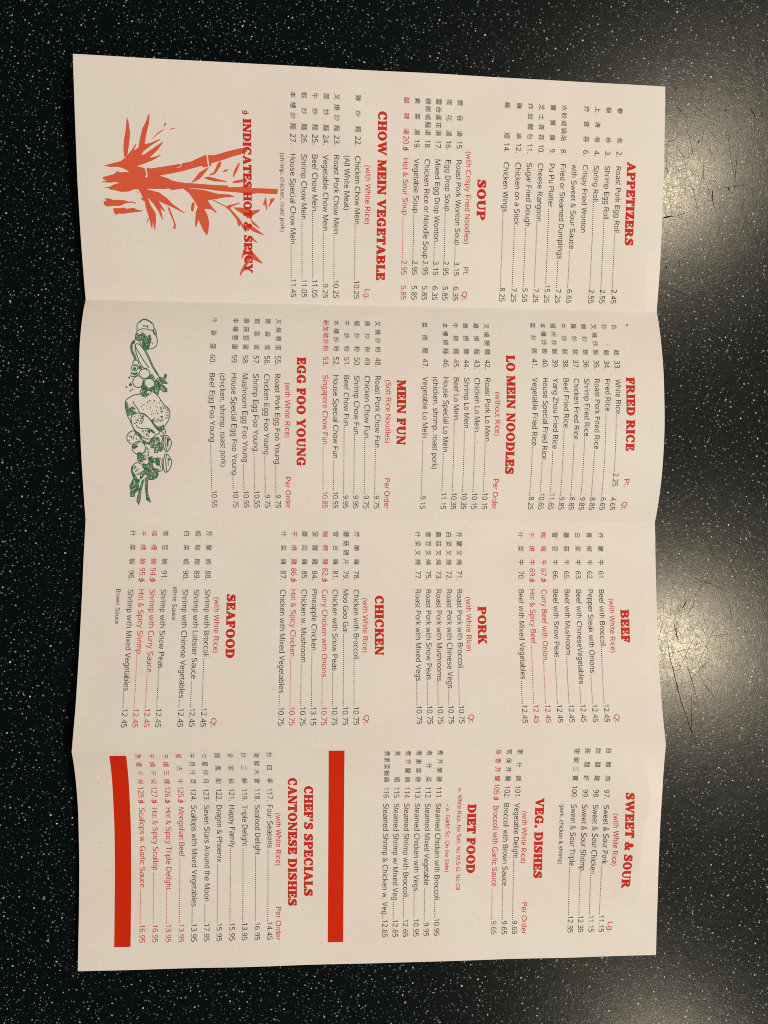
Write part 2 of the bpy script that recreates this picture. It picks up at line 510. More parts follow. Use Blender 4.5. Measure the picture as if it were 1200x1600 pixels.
# --- display capitals: fat face with wedge serifs
def R(x0, y0, x1, y1): return [(x0, y0), (x1, y0), (x1, y1), (x0, y1)]
def band(cx, cy, rx, ry, ix, iy, a0, a1, n=16):
    o = []
    for i in range(n):
        a, b2 = math.radians(a0 + (a1 - a0) * i / n), math.radians(a0 + (a1 - a0) * (i + 1) / n)
        o.append([(cx + rx * math.cos(a), cy + ry * math.sin(a)), (cx + rx * math.cos(b2), cy + ry * math.sin(b2)), (cx + ix * math.cos(b2), cy + iy * math.sin(b2)), (cx + ix * math.cos(a), cy + iy * math.sin(a))])
    return o
def foot(a, b2, e=.085): return [(a - e, 0), (b2 + e, 0), (b2 + e, .04), (b2, .15), (a, .15), (a - e, .04)]
def cap_(a, b2, e=.085): return [(x, 1 - y) for x, y in foot(a, b2, e)]
def stem(a, b2, top=True, bottom=True, e=.085):
    o = [R(a, 0, b2, 1)]
    if top: o.append(cap_(a, b2, e))
    if bottom: o.append(foot(a, b2, e))
    return o
ARM_T = lambda x0, x1: [(x0, 1), (x1, 1), (x1, .66), (x1 - .06, .66), (x1 - .17, .86), (x0, .88)]
ARM_B = lambda x0, x1: [(x, 1 - y) for x, y in ARM_T(x0, x1 + .03)]
ARM_M = lambda x0, x1: [(x0, .45), (x1 - .1, .45), (x1 - .04, .33), (x1, .33), (x1, .69), (x1 - .04, .69), (x1 - .1, .57), (x0, .57)]
def bowl(x, cy, ry, rx, thick, thin=.1): return [R(x, cy + ry - thin, x + .16, cy + ry), R(x, cy - ry, x + .16, cy - ry + thin)] + band(x + .14, cy, rx, ry, rx - thick, ry - thin, -90, 90, 12)
def capital(c):
    if c == 'I': return .47, stem(.1, .37)
    if c == 'E': return .80, stem(.1, .36) + [ARM_T(.3, .72), ARM_M(.3, .58), ARM_B(.3, .73)]
    if c == 'F': return .76, stem(.1, .36) + [ARM_T(.3, .71), ARM_M(.3, .58)]
    if c == 'L': return .76, stem(.1, .36) + [ARM_B(.3, .71)]
    if c == 'T': return .84, stem(.29, .55, False) + [ARM_T(.4, .82), [(.84 - x, y) for x, y in ARM_T(.4, .82)]]
    if c == 'H': return .98, stem(.1, .35) + stem(.63, .88) + [R(.3, .45, .7, .57)]
    if c == 'N': return .98, stem(.13, .22, True, True, .1) + stem(.76, .85, True, False, .1) + [[(.03, 1), (.33, 1), (.85, .0), (.62, 0)]]
    if c == 'M': return 1.16, stem(.12, .21, True, True, .09) + stem(.82, 1.06) + [[(.05, 1), (.34, 1), (.64, .25), (.53, 0), (.5, 0)], [(.53, 0), (.6, 0), (.98, 1), (.84, 1)]]
    if c == 'A': return .98, [[(.1, 0), (.2, 0), (.52, .9), (.42, 1)], [(.38, 1), (.58, 1), (.92, 0), (.62, 0)], R(.24, .24, .7, .35), foot(.11, .2, .1), foot(.64, .88)]
    if c == 'V': return .98, [[(.06, 1), (.36, 1), (.6, .1), (.54, 0), (.42, 0)], [(.44, 0), (.54, 0), (.88, 1), (.78, 1)], cap_(.1, .32), cap_(.77, .88, .09)]
    if c == 'W': return 1.4, [[(.06, 1), (.34, 1), (.56, .1), (.5, 0), (.4, 0)], [(.42, 0), (.5, 0), (.76, 1), (.68, 1)], [(.58, 1), (.84, 1), (1.04, .1), (.98, 0), (.88, 0)], [(.9, 0), (.98, 0), (1.3, 1), (1.2, 1)], cap_(.1, .3), cap_(.6, .8), cap_(1.2, 1.3, .09)]
    if c == 'Y': return .94, [R(.34, 0, .6, .5), foot(.34, .6), [(.04, 1), (.33, 1), (.58, .46), (.34, .42)], [(.48, .46), (.58, .42), (.86, 1), (.75, 1)], cap_(.08, .29), cap_(.75, .86, .09)]
    if c == 'K': return .98, stem(.1, .36) + [[(.34, .38), (.34, .52), (.74, 1), (.86, 1)], [(.42, .58), (.58, .68), (.94, 0), (.64, 0)], cap_(.7, .84), foot(.66, .9)]
    if c == 'Z': return .82, [[(.06, 0), (.36, 0), (.76, 1), (.46, 1)], [(.06, 1), (.7, 1), (.7, .88), (.2, .88), (.12, .66), (.06, .66)], [(.12, 0), (.78, 0), (.78, .36), (.72, .36), (.62, .12), (.12, .12)]]
    if c == 'P': return .86, stem(.1, .36) + bowl(.3, .72, .28, .40, .25)
    if c == 'R': return .98, stem(.1, .36) + bowl(.3, .73, .27, .38, .25) + [[(.4, .5), (.62, .52), (.86, .12), (.96, .1), (.96, 0), (.66, 0)]]
    if c == 'B': return .90, stem(.1, .36) + bowl(.3, .755, .245, .36, .24) + bowl(.3, .27, .27, .42, .25)
    if c == 'D': return .96, stem(.1, .36) + bowl(.3, .5, .5, .47, .27)
    if c == 'O': return .98, band(.49, .5, .44, .52, .19, .41, 0, 360, 30)
    if c in 'CG':
        p = band(.5, .5, .45, .52, .2, .41, 58, 302, 24) + [[(.68, .98), (.74, 1.0), (.80, 1.0), (.82, .62), (.74, .62), (.62, .84)]]
        if c == 'C': return .92, p + [[(.7, .03), (.86, .24), (.8, .27), (.6, .12)]]
        return .98, p + [R(.6, .02, .84, .42), [(.5, .46), (.94, .46), (.94, .42), (.84, .34), (.6, .34), (.5, .42)]]
    if c == 'U': return .98, [R(.13, .36, .38, 1), cap_(.13, .38), R(.75, .36, .85, 1), cap_(.75, .85, .1)] + band(.49, .38, .36, .40, .11, .28, 180, 270, 10) + band(.49, .38, .36, .40, .26, .28, 270, 360, 10)
    if c == 'S':
        P, Wd = spline([(.66, .80), (.52, .92), (.36, .93), (.22, .84), (.2, .71), (.34, .58), (.52, .46), (.62, .3), (.56, .14), (.40, .07), (.22, .1), (.1, .24)], [.09, .12, .13, .2, .25, .29, .29, .26, .2, .13, .11, .09])
        return .80, stroke_polys(P, Wd) + [[(.62, 1), (.69, 1), (.72, .66), (.66, .66), (.56, .86)], [(.05, 0), (.12, 0), (.2, .14), (.12, .34), (.05, .34)]]
    if c == '&':
        P, Wd = spline([(.86, .5), (.74, .3), (.58, .1), (.36, .05), (.18, .12), (.14, .28), (.28, .44), (.48, .6), (.54, .78), (.44, .93), (.31, .88), (.29, .72), (.42, .5), (.62, .24), (.88, .05)], [.08, .1, .1, .13, .2, .2, .17, .12, .14, .12, .14, .18, .22, .24, .2])
        return 1.0, stroke_polys(P, Wd) + [R(.72, .5, .95, .57)]
    if c == '.': return .36, [R(.06, 0, .3, .24)]
    if c == "'": return .34, [[(.06, 1), (.28, 1), (.2, .64), (.12, .64)]]
    return .36, []
_caps = {}
BOLD = 0.06
def heading(pr, txt, s0, s1, t, cap=4.25, lift=0.10):
    x = 0; parts = []
    for c in txt:
        if c not in _caps:
            w, polys = capital(c); edge = []
            for p in polys: edge += stroke_polys(list(p) + [p[0]], BOLD, 5)
            _caps[c] = (w, union(polys + edge) if polys else ([], []))
        parts.append((x, _caps[c][1])); x += _caps[c][0] + .035
    x -= .035
    k = (s1 - s0) / (x - .06)
    for x0, (v, f) in parts:
        if v: pr.add([(s0 + (x0 + a - .03) * k, t - (b2 + BOLD / 2) / (1 + BOLD) * cap) for a, b2 in v], f, lift)

# ------------------------------------------------------------------ the menu's contents, in mm on the page
# column positions per panel: Chinese from/to, right end of the number, start of the dish, right end of the price
P1 = dict(z0=11.4, z1=28.5, n=34.8, d=39.3, p=104.8)
P2 = dict(z0=117.2, z1=133.7, n=140.9, d=145.3, p=209.5)
P2F = dict(z0=116.1, z1=132.8, n=139.95, d=144.8, p=209.4)
P3 = dict(z0=221.0, z1=237.5, n=244.8, d=249.4, p=313.3)
P4 = dict(z0=325.4, z1=342.3, n=351.2, d=354.4, p=419.4)
P4V = dict(P4, d=353.8)
P4C = dict(P4, d=353.4)
# items: (Chinese, number, dish, t of the baseline, price, flags) ; 'r' = red with a chili, a tuple price = pint and quart
SECTIONS = [
 dict(col=P1, heads=[('APPETIZERS', 37.1, 76.8, 18.5)], notes=[], items=[
  ('春卷','2.','Roast Pork Egg Roll',24.0,'2.45'),('蝦卷','3.','Shrimp Egg Roll',29.6,'2.55'),('上海卷','4.','Spring Roll',35.1,'2.55'),
  ('炸雲吞','6.','Crispy Fried Wonton',40.6,''),('','','with Sweet & Sour Sauce',46.1,'6.65'),('水餃或鍋貼','8.','Fried or Steamed Dumplings',51.7,'7.25'),
  ('寶寶盤','9.','Pu Pu Platter',57.2,'15.25'),('芝士雲吞','10.','Cheese Rangoon',62.8,'7.25'),('炸甜麵包','11.','Sugar Fried Dough',68.3,'5.55'),
  ('雞串','12.','Chicken on a Stick',73.8,'7.25'),('雞翅','14.','Chicken Wings',79.6,'8.25')]),
 dict(col=P1, heads=[('SOUP', 47.9, 66.6, 92.2)], notes=[('(with Crispy Fried Noodles)',35.2,78.1,97.9,3.7),('Pt.',89.0,92.8,98.0,3.7),('Qt.',100.4,104.8,98.2,3.7)], items=[
  ('雲吞湯','15.','Roast Pork Wonton Soup',102.6,('3.15','6.35')),('蛋花湯','16.','Egg Drop Soup',107.8,('2.95','5.85')),('雲吞蛋花湯','17.','Mixed Egg Drop Wonton',112.8,('3.15','6.35')),
  ('雞飯或麵湯','18.','Chicken Rice or Noodle Soup',117.9,('2.95','5.85')),('素菜湯','19.','Vegetable Soup',123.0,('2.95','5.85')),('酸辣湯','20.','Hot & Sour Soup',128.2,('2.95','5.85'),'r')]),
 dict(col=P1, heads=[('CHOW MEIN VEGETABLE', 18.4, 95.8, 140.4)], notes=[('(with White Rice)',43.3,70.2,146.1,3.7),('Lg.',100.3,104.9,145.8,3.7)], smalls=[('(shrimp, chicken, roast pork)',39.0,74.8,186.2,2.75)], items=[
  ('雞炒麵','22.','Chicken Chow Mein',151.1,'10.25'),('','','(All White Meat)',156.1,''),('叉燒炒麵','23.','Roast Pork Chow Mein',161.1,'10.25'),('菜炒麵','24.','Vegetable Chow Mein',166.2,'9.25'),
  ('牛炒麵','25.','Beef Chow Mein',171.3,'11.05'),('蝦炒麵','26.','Shrimp Chow Mein',176.4,'11.05'),('本樓炒麵','27.','House Special Chow Mein',181.6,'11.45')]),
 dict(col=P2F, heads=[('FRIED RICE', 143.9, 179.5, 18.8)], notes=[('Pt.',193.5,197.2,18.4,3.7),('Qt.',205.0,209.2,18.2,3.7)], smalls=[('=',115.5,116.9,17.2,2.9)], items=[
  ('白飯','33.','White Rice',24.1,('2.25','4.65')),('炒飯','34.','Fried Rice',29.2,'6.65'),('叉燒炒飯','35.','Roast Pork Fried Rice',34.4,'8.85'),('蝦炒飯','36.','Shrimp Fried Rice',39.5,'9.85'),
  ('雞炒飯','37.','Chicken Fried Rice',44.6,'8.85'),('牛炒飯','38.','Beef Fried Rice',49.7,'9.85'),('揚州炒飯','39.','Yang Zhou Fried Rice',54.8,'11.65'),('本樓炒飯','40.','House Special Fried Rice',59.8,'10.65'),('菜炒飯','41.','Vegetable Fried Rice',64.9,'8.25')]),
 dict(col=P2, heads=[('LO MEIN NOODLES', 133.9, 191.6, 77.5)], notes=[('(without Rice)',152.1,173.0,83.0,3.7),('Per Order',194.1,209.4,82.9,3.7)], items=[
  ('叉燒撈麵','42.','Roast Pork Lo Mein',87.9,'10.15'),('雞撈麵','43.','Chicken Lo Mein',93.0,'10.15'),('蝦撈麵','44.','Shrimp Lo Mein',98.1,'10.35'),('牛撈麵','45.','Beef Lo Mein',103.1,'10.35'),
  ('本樓撈麵','46.','House Special Lo Mein',108.1,'11.15'),('','','(chicken, shrimp, roast pork)',113.1,''),('菜撈麵','47.','Vegetable Lo Mein',118.1,'9.15')]),
 dict(col=P2, heads=[('MEIN FUN', 147.1, 178.0, 130.4)], notes=[('(Soft Rice Noodles)',147.2,177.2,135.8,3.7),('Per Order',194.3,209.4,135.8,3.7)], items=[
  ('叉燒炒粉','48.','Roast Pork Chow Fun',140.8,'9.75'),('雞炒粉','49.','Chicken Chow Fun',145.9,'9.75'),('蝦炒粉','50.','Shrimp Chow Fun',150.9,'9.95'),('牛炒粉','51.','Beef Chow Fun',155.8,'9.95'),
  ('本樓炒粉','52.','House Special Chow Fun',160.8,'10.55'),('新加坡炒粉','53.','Singapore Chow Fun',165.8,'10.85','R')]),
 dict(col=P2, heads=[('EGG FOO YOUNG', 137.0, 188.7, 178.1)], notes=[('(with White Rice)',149.3,175.2,183.6,3.7),('Per Order',194.2,209.6,183.5,3.7)], items=[
  ('叉燒蓉蛋','55.','Roast Pork Egg Foo Young',188.4,'9.75'),('雞蓉蛋','56.','Chicken Egg Foo Young',193.5,'9.75'),('蝦蓉蛋','57.','Shrimp Egg Foo Young',198.6,'10.55'),('蘑菇蓉蛋','58.','Mushroom Egg Foo Young',203.7,'10.55'),
  ('本樓蓉蛋','59.','House Special Egg Foo Young',208.8,'10.75'),('','','(chicken, shrimp, roast pork)',214.1,''),('牛蓉蛋','60.','Beef Egg Foo Young',219.0,'10.55')]),
 dict(col=P3, heads=[('BEEF', 259.4, 275.2, 18.6)], notes=[('(with White Rice)',253.9,280.2,24.1,3.7),('Qt.',309.7,314.0,24.2,3.7)], items=[
  ('芥蘭牛','61.','Beef with Broccoli',29.1,'12.45'),('青椒牛','62.','Pepper Steak with Onions',34.8,'12.45'),('白菜牛','63.','Beef with ChineseVegetables',40.6,'12.45'),('蘑菇牛','65.','Beef with Mushroom',46.4,'12.45'),
  ('雪豆牛','66.','Beef with Snow Peas',52.1,'12.45'),('咖喱牛','67.','Curry Beef with Onion',57.9,'12.45','r'),('干燒牛','69.','Hot & Spicy Beef',63.7,'12.45','r'),('什菜牛','70.','Beef with Mixed Vegetables',69.3,'12.45')]),
 dict(col=P3, heads=[('PORK', 257.8, 275.6, 89.8)], notes=[('(with White Rice)',253.1,279.1,95.5,3.7),('Qt.',309.1,313.4,95.3,3.7)], items=[
  ('芥蘭叉燒','71.','Roast Pork with Broccoli',99.9,'10.75'),('白菜叉燒','72.','Roast Pork with Chinese Vegs',105.0,'10.75'),('蘑菇叉燒','73.','Roast Pork with Mushrooms',110.1,'10.75'),('雪豆叉燒','75.','Roast Pork with Snow Peas',115.2,'10.75'),('什菜叉燒','77.','Roast Pork with Mixed Vegs',120.3,'10.75')]),
 dict(col=P3, heads=[('CHICKEN', 252.4, 280.9, 140.1)], notes=[('(with White Rice)',253.6,279.6,146.0,3.7),('Qt.',308.9,313.3,145.5,3.7)], items=[
  ('芥蘭雞','78.','Chicken with Broccoli',150.4,'10.75'),('蘑菇雞片','79.','Moo Goo Gai',155.5,'10.75'),('雪豆雞','81.','Chicken with Snow Peas',160.6,'10.75'),('咖喱雞','82.','Curry Chicken with Onions',165.6,'10.75','r'),
  ('菠蘿雞','84.','Pineapple Chicken',170.6,'13.15'),('蘑菇雞','85.','Chicken w. Mushroom',175.6,'10.75'),('干燒雞','86.','Hot & Spicy Chicken',180.7,'10.75','r'),('什菜雞','87.','Chicken with Mixed Vegetables',185.8,'10.75')]),
 dict(col=P3, heads=[('SEAFOOD', 251.7, 281.9, 211.3)], notes=[('(with White Rice)',253.1,279.4,217.1,3.7),('Qt.',309.5,313.8,217.0,3.7)], smalls=[('White Sauce',248.0,264.0,236.9,2.9),('Brown Sauce',249.2,265.7,263.4,2.9)], items=[
  ('芥蘭蝦','88.','Shrimp with Broccoli',221.7,'12.45'),('蝦龍糊','89.','Shrimp with Lobster Sauce',227.0,'12.45'),('白菜蝦','90.','Shrimp with Chinese Vegetables',232.3,'12.45'),
  ('雪豆蝦','91.','Shrimp with Snow Peas',242.5,'12.45'),('咖喱蝦','94.','Shrimp with Curry Sauce',247.7,'12.45','r'),('干燒蝦','95.','Hot & Spicy Shrimp',252.9,'12.45','r'),('什菜蝦','96.','Shrimp with Mixed Vegetables',258.0,'12.45')]),
 dict(col=P4, heads=[('SWEET & SOUR', 348.0, 396.6, 18.8)], notes=[('(with White Rice)',358.5,384.9,24.4,3.7),('Lg.',414.3,419.4,24.7,3.7)], smalls=[('(pork, chicken & shrimp)',354.5,384.9,50.0,2.9)], items=[
  ('甜酸肉','97.','Sweet & Sour Pork',29.2,'11.15'),('甜酸雞','98.','Sweet & Sour Chicken',34.3,'11.15'),('甜酸虾','99.','Sweet & Sour Shrimp',39.5,'12.35'),('甜酸三寶','100.','Sweet & Sour Triple',44.7,'12.35')]),
 dict(col=P4V, heads=[('VEG. DISHES', 351.4, 391.8, 62.2)], notes=[('(with White Rice)',357.9,384.2,68.4,3.7),('Per Order',403.8,419.5,67.6,3.7)], items=[
  ('素什錦','101.','Vegetable Delight',72.3,'9.65'),('宮保芥蘭','102.','Broccoli with Brown Sauce',77.5,'9.65'),('魚香芥蘭','105.','Broccoli with Garlic Sauce',82.6,'9.65','r')]),
 dict(col=P4C, heads=[('DIET FOOD', 354.1, 388.7, 95.2)], notes=[('w. White Rice, No Salt, No M.S.G. No Oil',345.4,397.1,100.1,2.9),('- w. Garlic Sc. On the Side)',353.8,388.1,105.6,2.9)], items=[
  ('煮芥蘭雞','111.','Steamed Chicken with Broccoli',110.6,'10.95'),('煮什菜','112.','Steamed Mixed Vegetable',115.7,'9.95'),('煮素菜雞','113.','Steamed Chicken with Vegs',120.7,'10.95'),('煮芥蘭蝦','114.','Steamed Shrimp with Broccoli',125.8,'12.65'),
  ('煮蝦','115.','Steamed Shrimp w/ Mixed Veg',130.8,'12.65'),('煮素菜蝦雞','116.','Steamed Shrimp & Chicken w. Veg',135.8,'12.65')]),
 dict(col=P4C, heads=[("CHEF'S SPECIALS", 344.0, 398.8, 173.6), ('CANTONESE DISHES', 339.6, 403.5, 181.2)], notes=[('(with White Rice)',357.7,383.7,187.0,3.7),('Per Order',403.9,419.5,186.9,3.7)], items=[
  ('炒四季','117.','Four Seasons',191.0,'14.45'),('海鮮大會','118.','Seafood Delight',196.9,'16.95'),('炒三鮮','119.','Triple Delight',202.9,'13.95'),('全家福','121.','Happy Family',208.9,'15.95'),
  ('龍鳳配','122.','Dragon & Phoenix',214.9,'15.95'),('七星伴月','123.','Seven Stars Around the Moon',220.8,'17.95'),('干貝什菜','124.','Scallops with Mixed Vegetables',226.8,'13.95'),('蒙古牛','125.','Mongolian Beef',232.7,'13.95','r'),
  ('干燒三樣','126.','Hot & Spicy Triple Delight',238.8,'13.95','r'),('干燒干貝','127.','Hot & Spicy Scallop',245.0,'16.95','r'),('魚香干貝','129.','Scallops w. Garlic Sauce',251.1,'16.95','r')]),
]

def make_section(sec):
    col = sec['col']
    items, red, zh, zred, head = Print(), Print(), Print(), Print(), Print()
    notes = []
    for txt, s0, s1, t in sec['heads']: heading(head, txt, s0, s1, t)
    for txt, s0, s1, t, em in sec['notes']:
        notes.append(Print()); text(notes[-1], txt, s0, t, em * .95, fit=s1)
    for txt, s0, s1, t, em in sec.get('smalls', ()): text(items, txt, s0, t, em * .95, fit=s1)
    for it in sec['items']:
        ch, num, dish, t, price = it[:5]
        flag = it[5] if len(it) > 5 else ''
        pr = red if flag else items
        if ch: chinese(zred if flag else zh, ch, col['z0'], col['z1'], t)
        d = col['d']
        if flag == 'r' and col['n'] > 300: d += 1.15
        if num:
            n_end = col['n'] - (1.25 if flag == 'r' else 0)
            text(pr, num, n_end, t, align='R')
            if flag == 'r': chili(pr, n_end + 0.25, t)
        end = text(pr, dish, d, t)
        if price:
            if isinstance(price, tuple):
                x, a, b2, c = line_of(price[1]); text(pr, price[1], col['p'], t, align='R')
                p0 = 93.1 if col is P1 else 197.2
                x, a, b2, c = line_of(price[0]); text(pr, price[0], p0, t, align='R')
                leader(pr, end, p0 - (c - b2) * EM * XS - .3, t)
            else:
                x, a, b2, c = line_of(price); text(pr, price, col['p'], t, align='R')
                leader(pr, end, col['p'] - (c - b2) * EM * XS - .3, t)
    o = items.build('menu_section', M_DARK, menu)
    head.build('section_heading', M_HEAD, o)
    for n in notes: n.build('section_note', M_RED, o)
    zh.build('chinese_names', M_ZH, o)
    red.build('spicy_items', M_RED, o)
    zred.build('spicy_chinese_names', M_RED, o)
    return o
for sec in SECTIONS: make_section(sec)


# ------------------------------------------------------------------ pictures and bars
BAMBOO = [[[25.97,256.26],[28.38,255.42],[32.91,254.9],[37.12,255.3],[42.77,256.37],[44.05,257.75],[40.74,258.11],[36.52,257.81],[31.23,256.76],[27.72,256.41]],[[47.79,267.2],[46.73,263.91],[45.52,259.53],[43.86,257.31],[41.14,254.88],[37.71,252.43],[38.05,252.15],[40.74,253.6],[39.43,251.39],[35.54,250.56],[30.93,249.37],[27.34,247.48],[24.32,246.4],[24.65,245.91],[28.34,246.24],[32.6,247.42],[37.56,248.45],[37.11,245.9],[35.12,241.68],[35.34,241.22],[38.15,245.56],[40.74,248.89],[42.36,250.02],[42.32,248.93],[40.28,245.98],[36.37,240.44],[36.53,240.08],[40.16,242.71],[43.53,246.43],[43.02,243.87],[42.15,241.48],[42.5,241.31],[44.46,244.63],[46.38,249.05],[47.48,252.35],[48.2,248.81],[50.05,248.29],[51.45,248.11],[51.83,248.67],[52.41,248.32],[51.96,247.58],[50.55,247.57],[48.8,247.96],[48.02,247.64],[48.32,246.2],[47.3,240.33],[45.87,232.99],[45.95,232.26],[46.66,232.28],[47.4,233.03],[47.44,234.31],[47.68,234.13],[47.49,232.66],[46.65,231.84],[45.76,231.82],[45.48,230.79],[48.92,230.86],[49.75,234.54],[50.8,239.33],[51.24,241.9],[51.74,240.82],[52.36,238.27],[53.36,236.47],[53.96,233.18],[54.1,230.98],[56.63,231.04],[57.62,236.58],[56.79,238.4],[57.17,239.14],[57.21,243.54],[57.3,248.67],[58.4,244.31],[58.53,242.85],[61.25,238.9],[64.0,236.03],[67.42,230.96],[67.71,231.16],[65.43,236.08],[63.77,240.08],[62.61,242.8],[64.53,241.58],[67.14,239.83],[67.16,240.38],[65.78,241.99],[70.74,241.06],[70.86,241.44],[67.06,243.14],[63.92,245.23],[61.16,247.78],[64.32,246.72],[68.16,244.29],[71.37,244.34],[76.03,244.97],[74.97,245.3],[71.41,245.81],[74.81,246.1],[74.65,246.58],[70.74,247.34],[65.1,248.95],[63.15,249.06],[61.97,250.85],[61.34,251.01],[61.52,249.99],[58.1,251.62],[57.59,252.15],[57.64,253.79],[58.78,256.39],[59.06,259.68],[58.45,262.56],[58.18,265.1],[57.49,265.43],[57.49,267.79],[56.95,265.04],[55.63,262.45],[55.14,260.25],[54.75,262.41],[55.17,264.61],[55.05,268.22],[54.7,268.21],[54.52,266.21],[53.36,268.15],[52.63,267.4],[51.43,263.01],[49.89,261.14],[50.45,260.07],[49.95,255.7],[48.64,258.56],[48.03,261.07],[48.31,263.97]],[[57.81,253.62],[59.52,251.85],[59.53,252.22]],[[62.5,268.2],[62.01,266.0],[62.71,263.48],[62.57,259.1],[63.37,256.21],[62.98,255.1],[63.5,254.75],[63.63,253.11],[64.17,253.5],[63.7,255.49],[64.13,258.07],[65.27,260.68],[65.36,263.61],[65.69,266.54],[64.96,267.96],[63.73,268.08],[62.8,266.4]],[[66.79,264.22],[66.22,262.92],[66.34,260.73],[65.93,258.88],[66.43,257.81],[65.97,254.49],[66.7,252.69],[67.19,249.84],[67.68,251.99],[68.14,255.68],[68.78,259.38],[68.66,261.57],[69.33,262.52],[68.36,263.57],[67.13,263.69]],[[64.98,238.83],[65.66,237.75],[70.07,236.23],[72.91,235.22],[74.88,235.47],[74.73,236.39],[73.84,236.55],[73.28,235.97],[70.8,236.62],[67.62,238.0]],[[70.05,247.86],[70.75,247.63],[72.55,248.33],[72.49,248.59],[71.13,248.27]],[[35.24,244.95],[32.77,242.9],[30.71,239.78],[31.17,239.79],[33.11,242.55],[35.31,244.77]],[[27.76,239.0],[28.09,238.53],[29.38,239.03],[29.47,239.57],[28.59,239.48]],[[30.49,236.98],[29.97,234.68],[30.33,234.8],[30.83,236.7]],[[62.64,226.39],[63.71,226.23],[66.59,226.86],[66.89,227.61],[65.55,227.95],[63.38,227.34]],[[45.46,231.52],[44.71,227.79],[42.8,224.05],[41.23,220.45],[43.86,220.19],[46.48,219.64],[47.04,221.89],[46.34,222.62],[47.7,227.11],[49.05,231.6]],[[41.44,219.81],[41.32,216.58],[39.97,212.59],[38.76,208.59],[37.56,203.6],[37.65,202.1],[39.07,201.61],[40.12,203.62],[41.75,208.62],[43.62,213.63],[44.98,218.13],[46.43,218.4],[46.22,219.14],[43.83,219.45]],[[54.2,227.74],[52.46,226.21],[49.26,223.67],[47.99,221.65],[46.71,219.4],[47.44,219.66],[50.65,222.2],[52.13,223.47],[53.41,225.74]],[[50.16,219.2],[49.03,217.19],[44.63,215.14],[43.85,213.53],[46.03,213.91],[49.48,216.2],[50.52,218.46]],[[51.6,221.97],[51.03,219.22],[51.87,215.74],[52.77,211.01],[53.07,211.26],[53.11,216.76],[52.49,219.74]],[[48.55,213.1],[47.49,211.69],[47.45,210.44],[48.08,210.7],[48.77,212.45]],[[43.9,205.4],[44.75,205.06],[47.69,206.19],[50.89,207.98],[50.66,208.33],[47.74,207.69]],[[53.09,208.86],[52.03,206.24],[51.55,203.23],[51.86,201.22],[52.92,203.74],[53.53,207.76]],[[54.23,231.72],[54.31,226.75],[54.64,219.28],[54.73,211.79],[54.69,210.54],[55.46,210.55],[55.13,204.77],[54.45,203.26],[55.03,201.76],[55.45,199.75],[55.35,196.73],[55.39,187.38],[57.73,187.65],[57.63,196.75],[58.12,199.78],[57.97,202.8],[57.61,206.81],[57.35,213.83],[56.65,221.82],[56.39,228.79],[56.63,231.78]],[[56.49,231.77],[56.53,228.79],[57.13,221.83],[58.61,215.36],[58.68,210.09],[59.43,207.59],[59.73,207.85],[60.22,212.88],[61.52,218.92],[61.65,220.17],[63.55,218.96],[66.85,216.02],[67.11,216.53],[65.71,218.51],[65.47,221.76],[68.43,220.33],[71.32,219.64],[76.19,220.27],[77.43,220.91],[74.8,222.76],[70.49,224.65],[73.67,225.74],[73.92,226.15],[71.5,226.28],[67.13,225.81],[64.79,224.75],[61.85,226.43],[58.55,228.84]],[[62.44,226.94],[63.29,226.36],[65.71,226.78],[66.94,227.46],[66.23,228.04],[63.81,227.73]],[[61.36,218.41],[61.55,216.92],[64.05,211.44],[63.53,210.42],[62.16,205.12],[62.65,205.38],[64.33,209.43],[64.97,209.69],[69.46,205.48],[75.22,202.03],[75.47,202.54],[70.93,206.01],[65.47,210.46],[65.02,211.46],[64.31,211.95]],[[64.44,208.43],[64.45,203.89],[64.73,201.87],[65.63,199.36],[64.89,195.81],[66.03,196.32],[67.31,198.36],[68.33,199.9],[69.36,201.94],[67.68,202.92],[66.31,205.93]],[[69.02,206.99],[69.46,205.48],[70.91,205.0],[72.87,205.54],[72.89,206.15],[71.44,206.52]],[[68.6,200.91],[70.74,198.91],[73.34,195.9],[73.6,196.41],[71.73,199.44]],[[71.31,201.96],[72.7,199.45],[76.38,194.16],[76.59,194.67],[75.13,198.98],[73.74,201.49]],[[77.12,200.02],[79.99,197.26],[80.24,197.52],[79.07,199.54]],[[80.13,202.62],[83.06,202.16],[87.8,204.81],[87.07,204.9],[83.6,203.96]],[[83.5,200.13],[85.92,198.12],[89.3,194.85],[89.56,195.36],[87.92,199.18],[84.54,202.19]],[[85.25,201.18],[87.95,200.72],[91.97,203.11],[95.0,205.49],[95.49,205.09],[95.01,206.0],[92.51,205.17],[89.5,203.31],[86.52,202.74]],[[59.12,193.22],[60.81,192.73],[65.19,192.51],[64.96,193.02],[62.78,193.51],[62.81,194.52],[61.34,194.0]],[[59.88,190.95],[59.62,188.77],[60.46,189.18],[63.95,191.74],[63.71,192.0],[61.74,191.22]]]
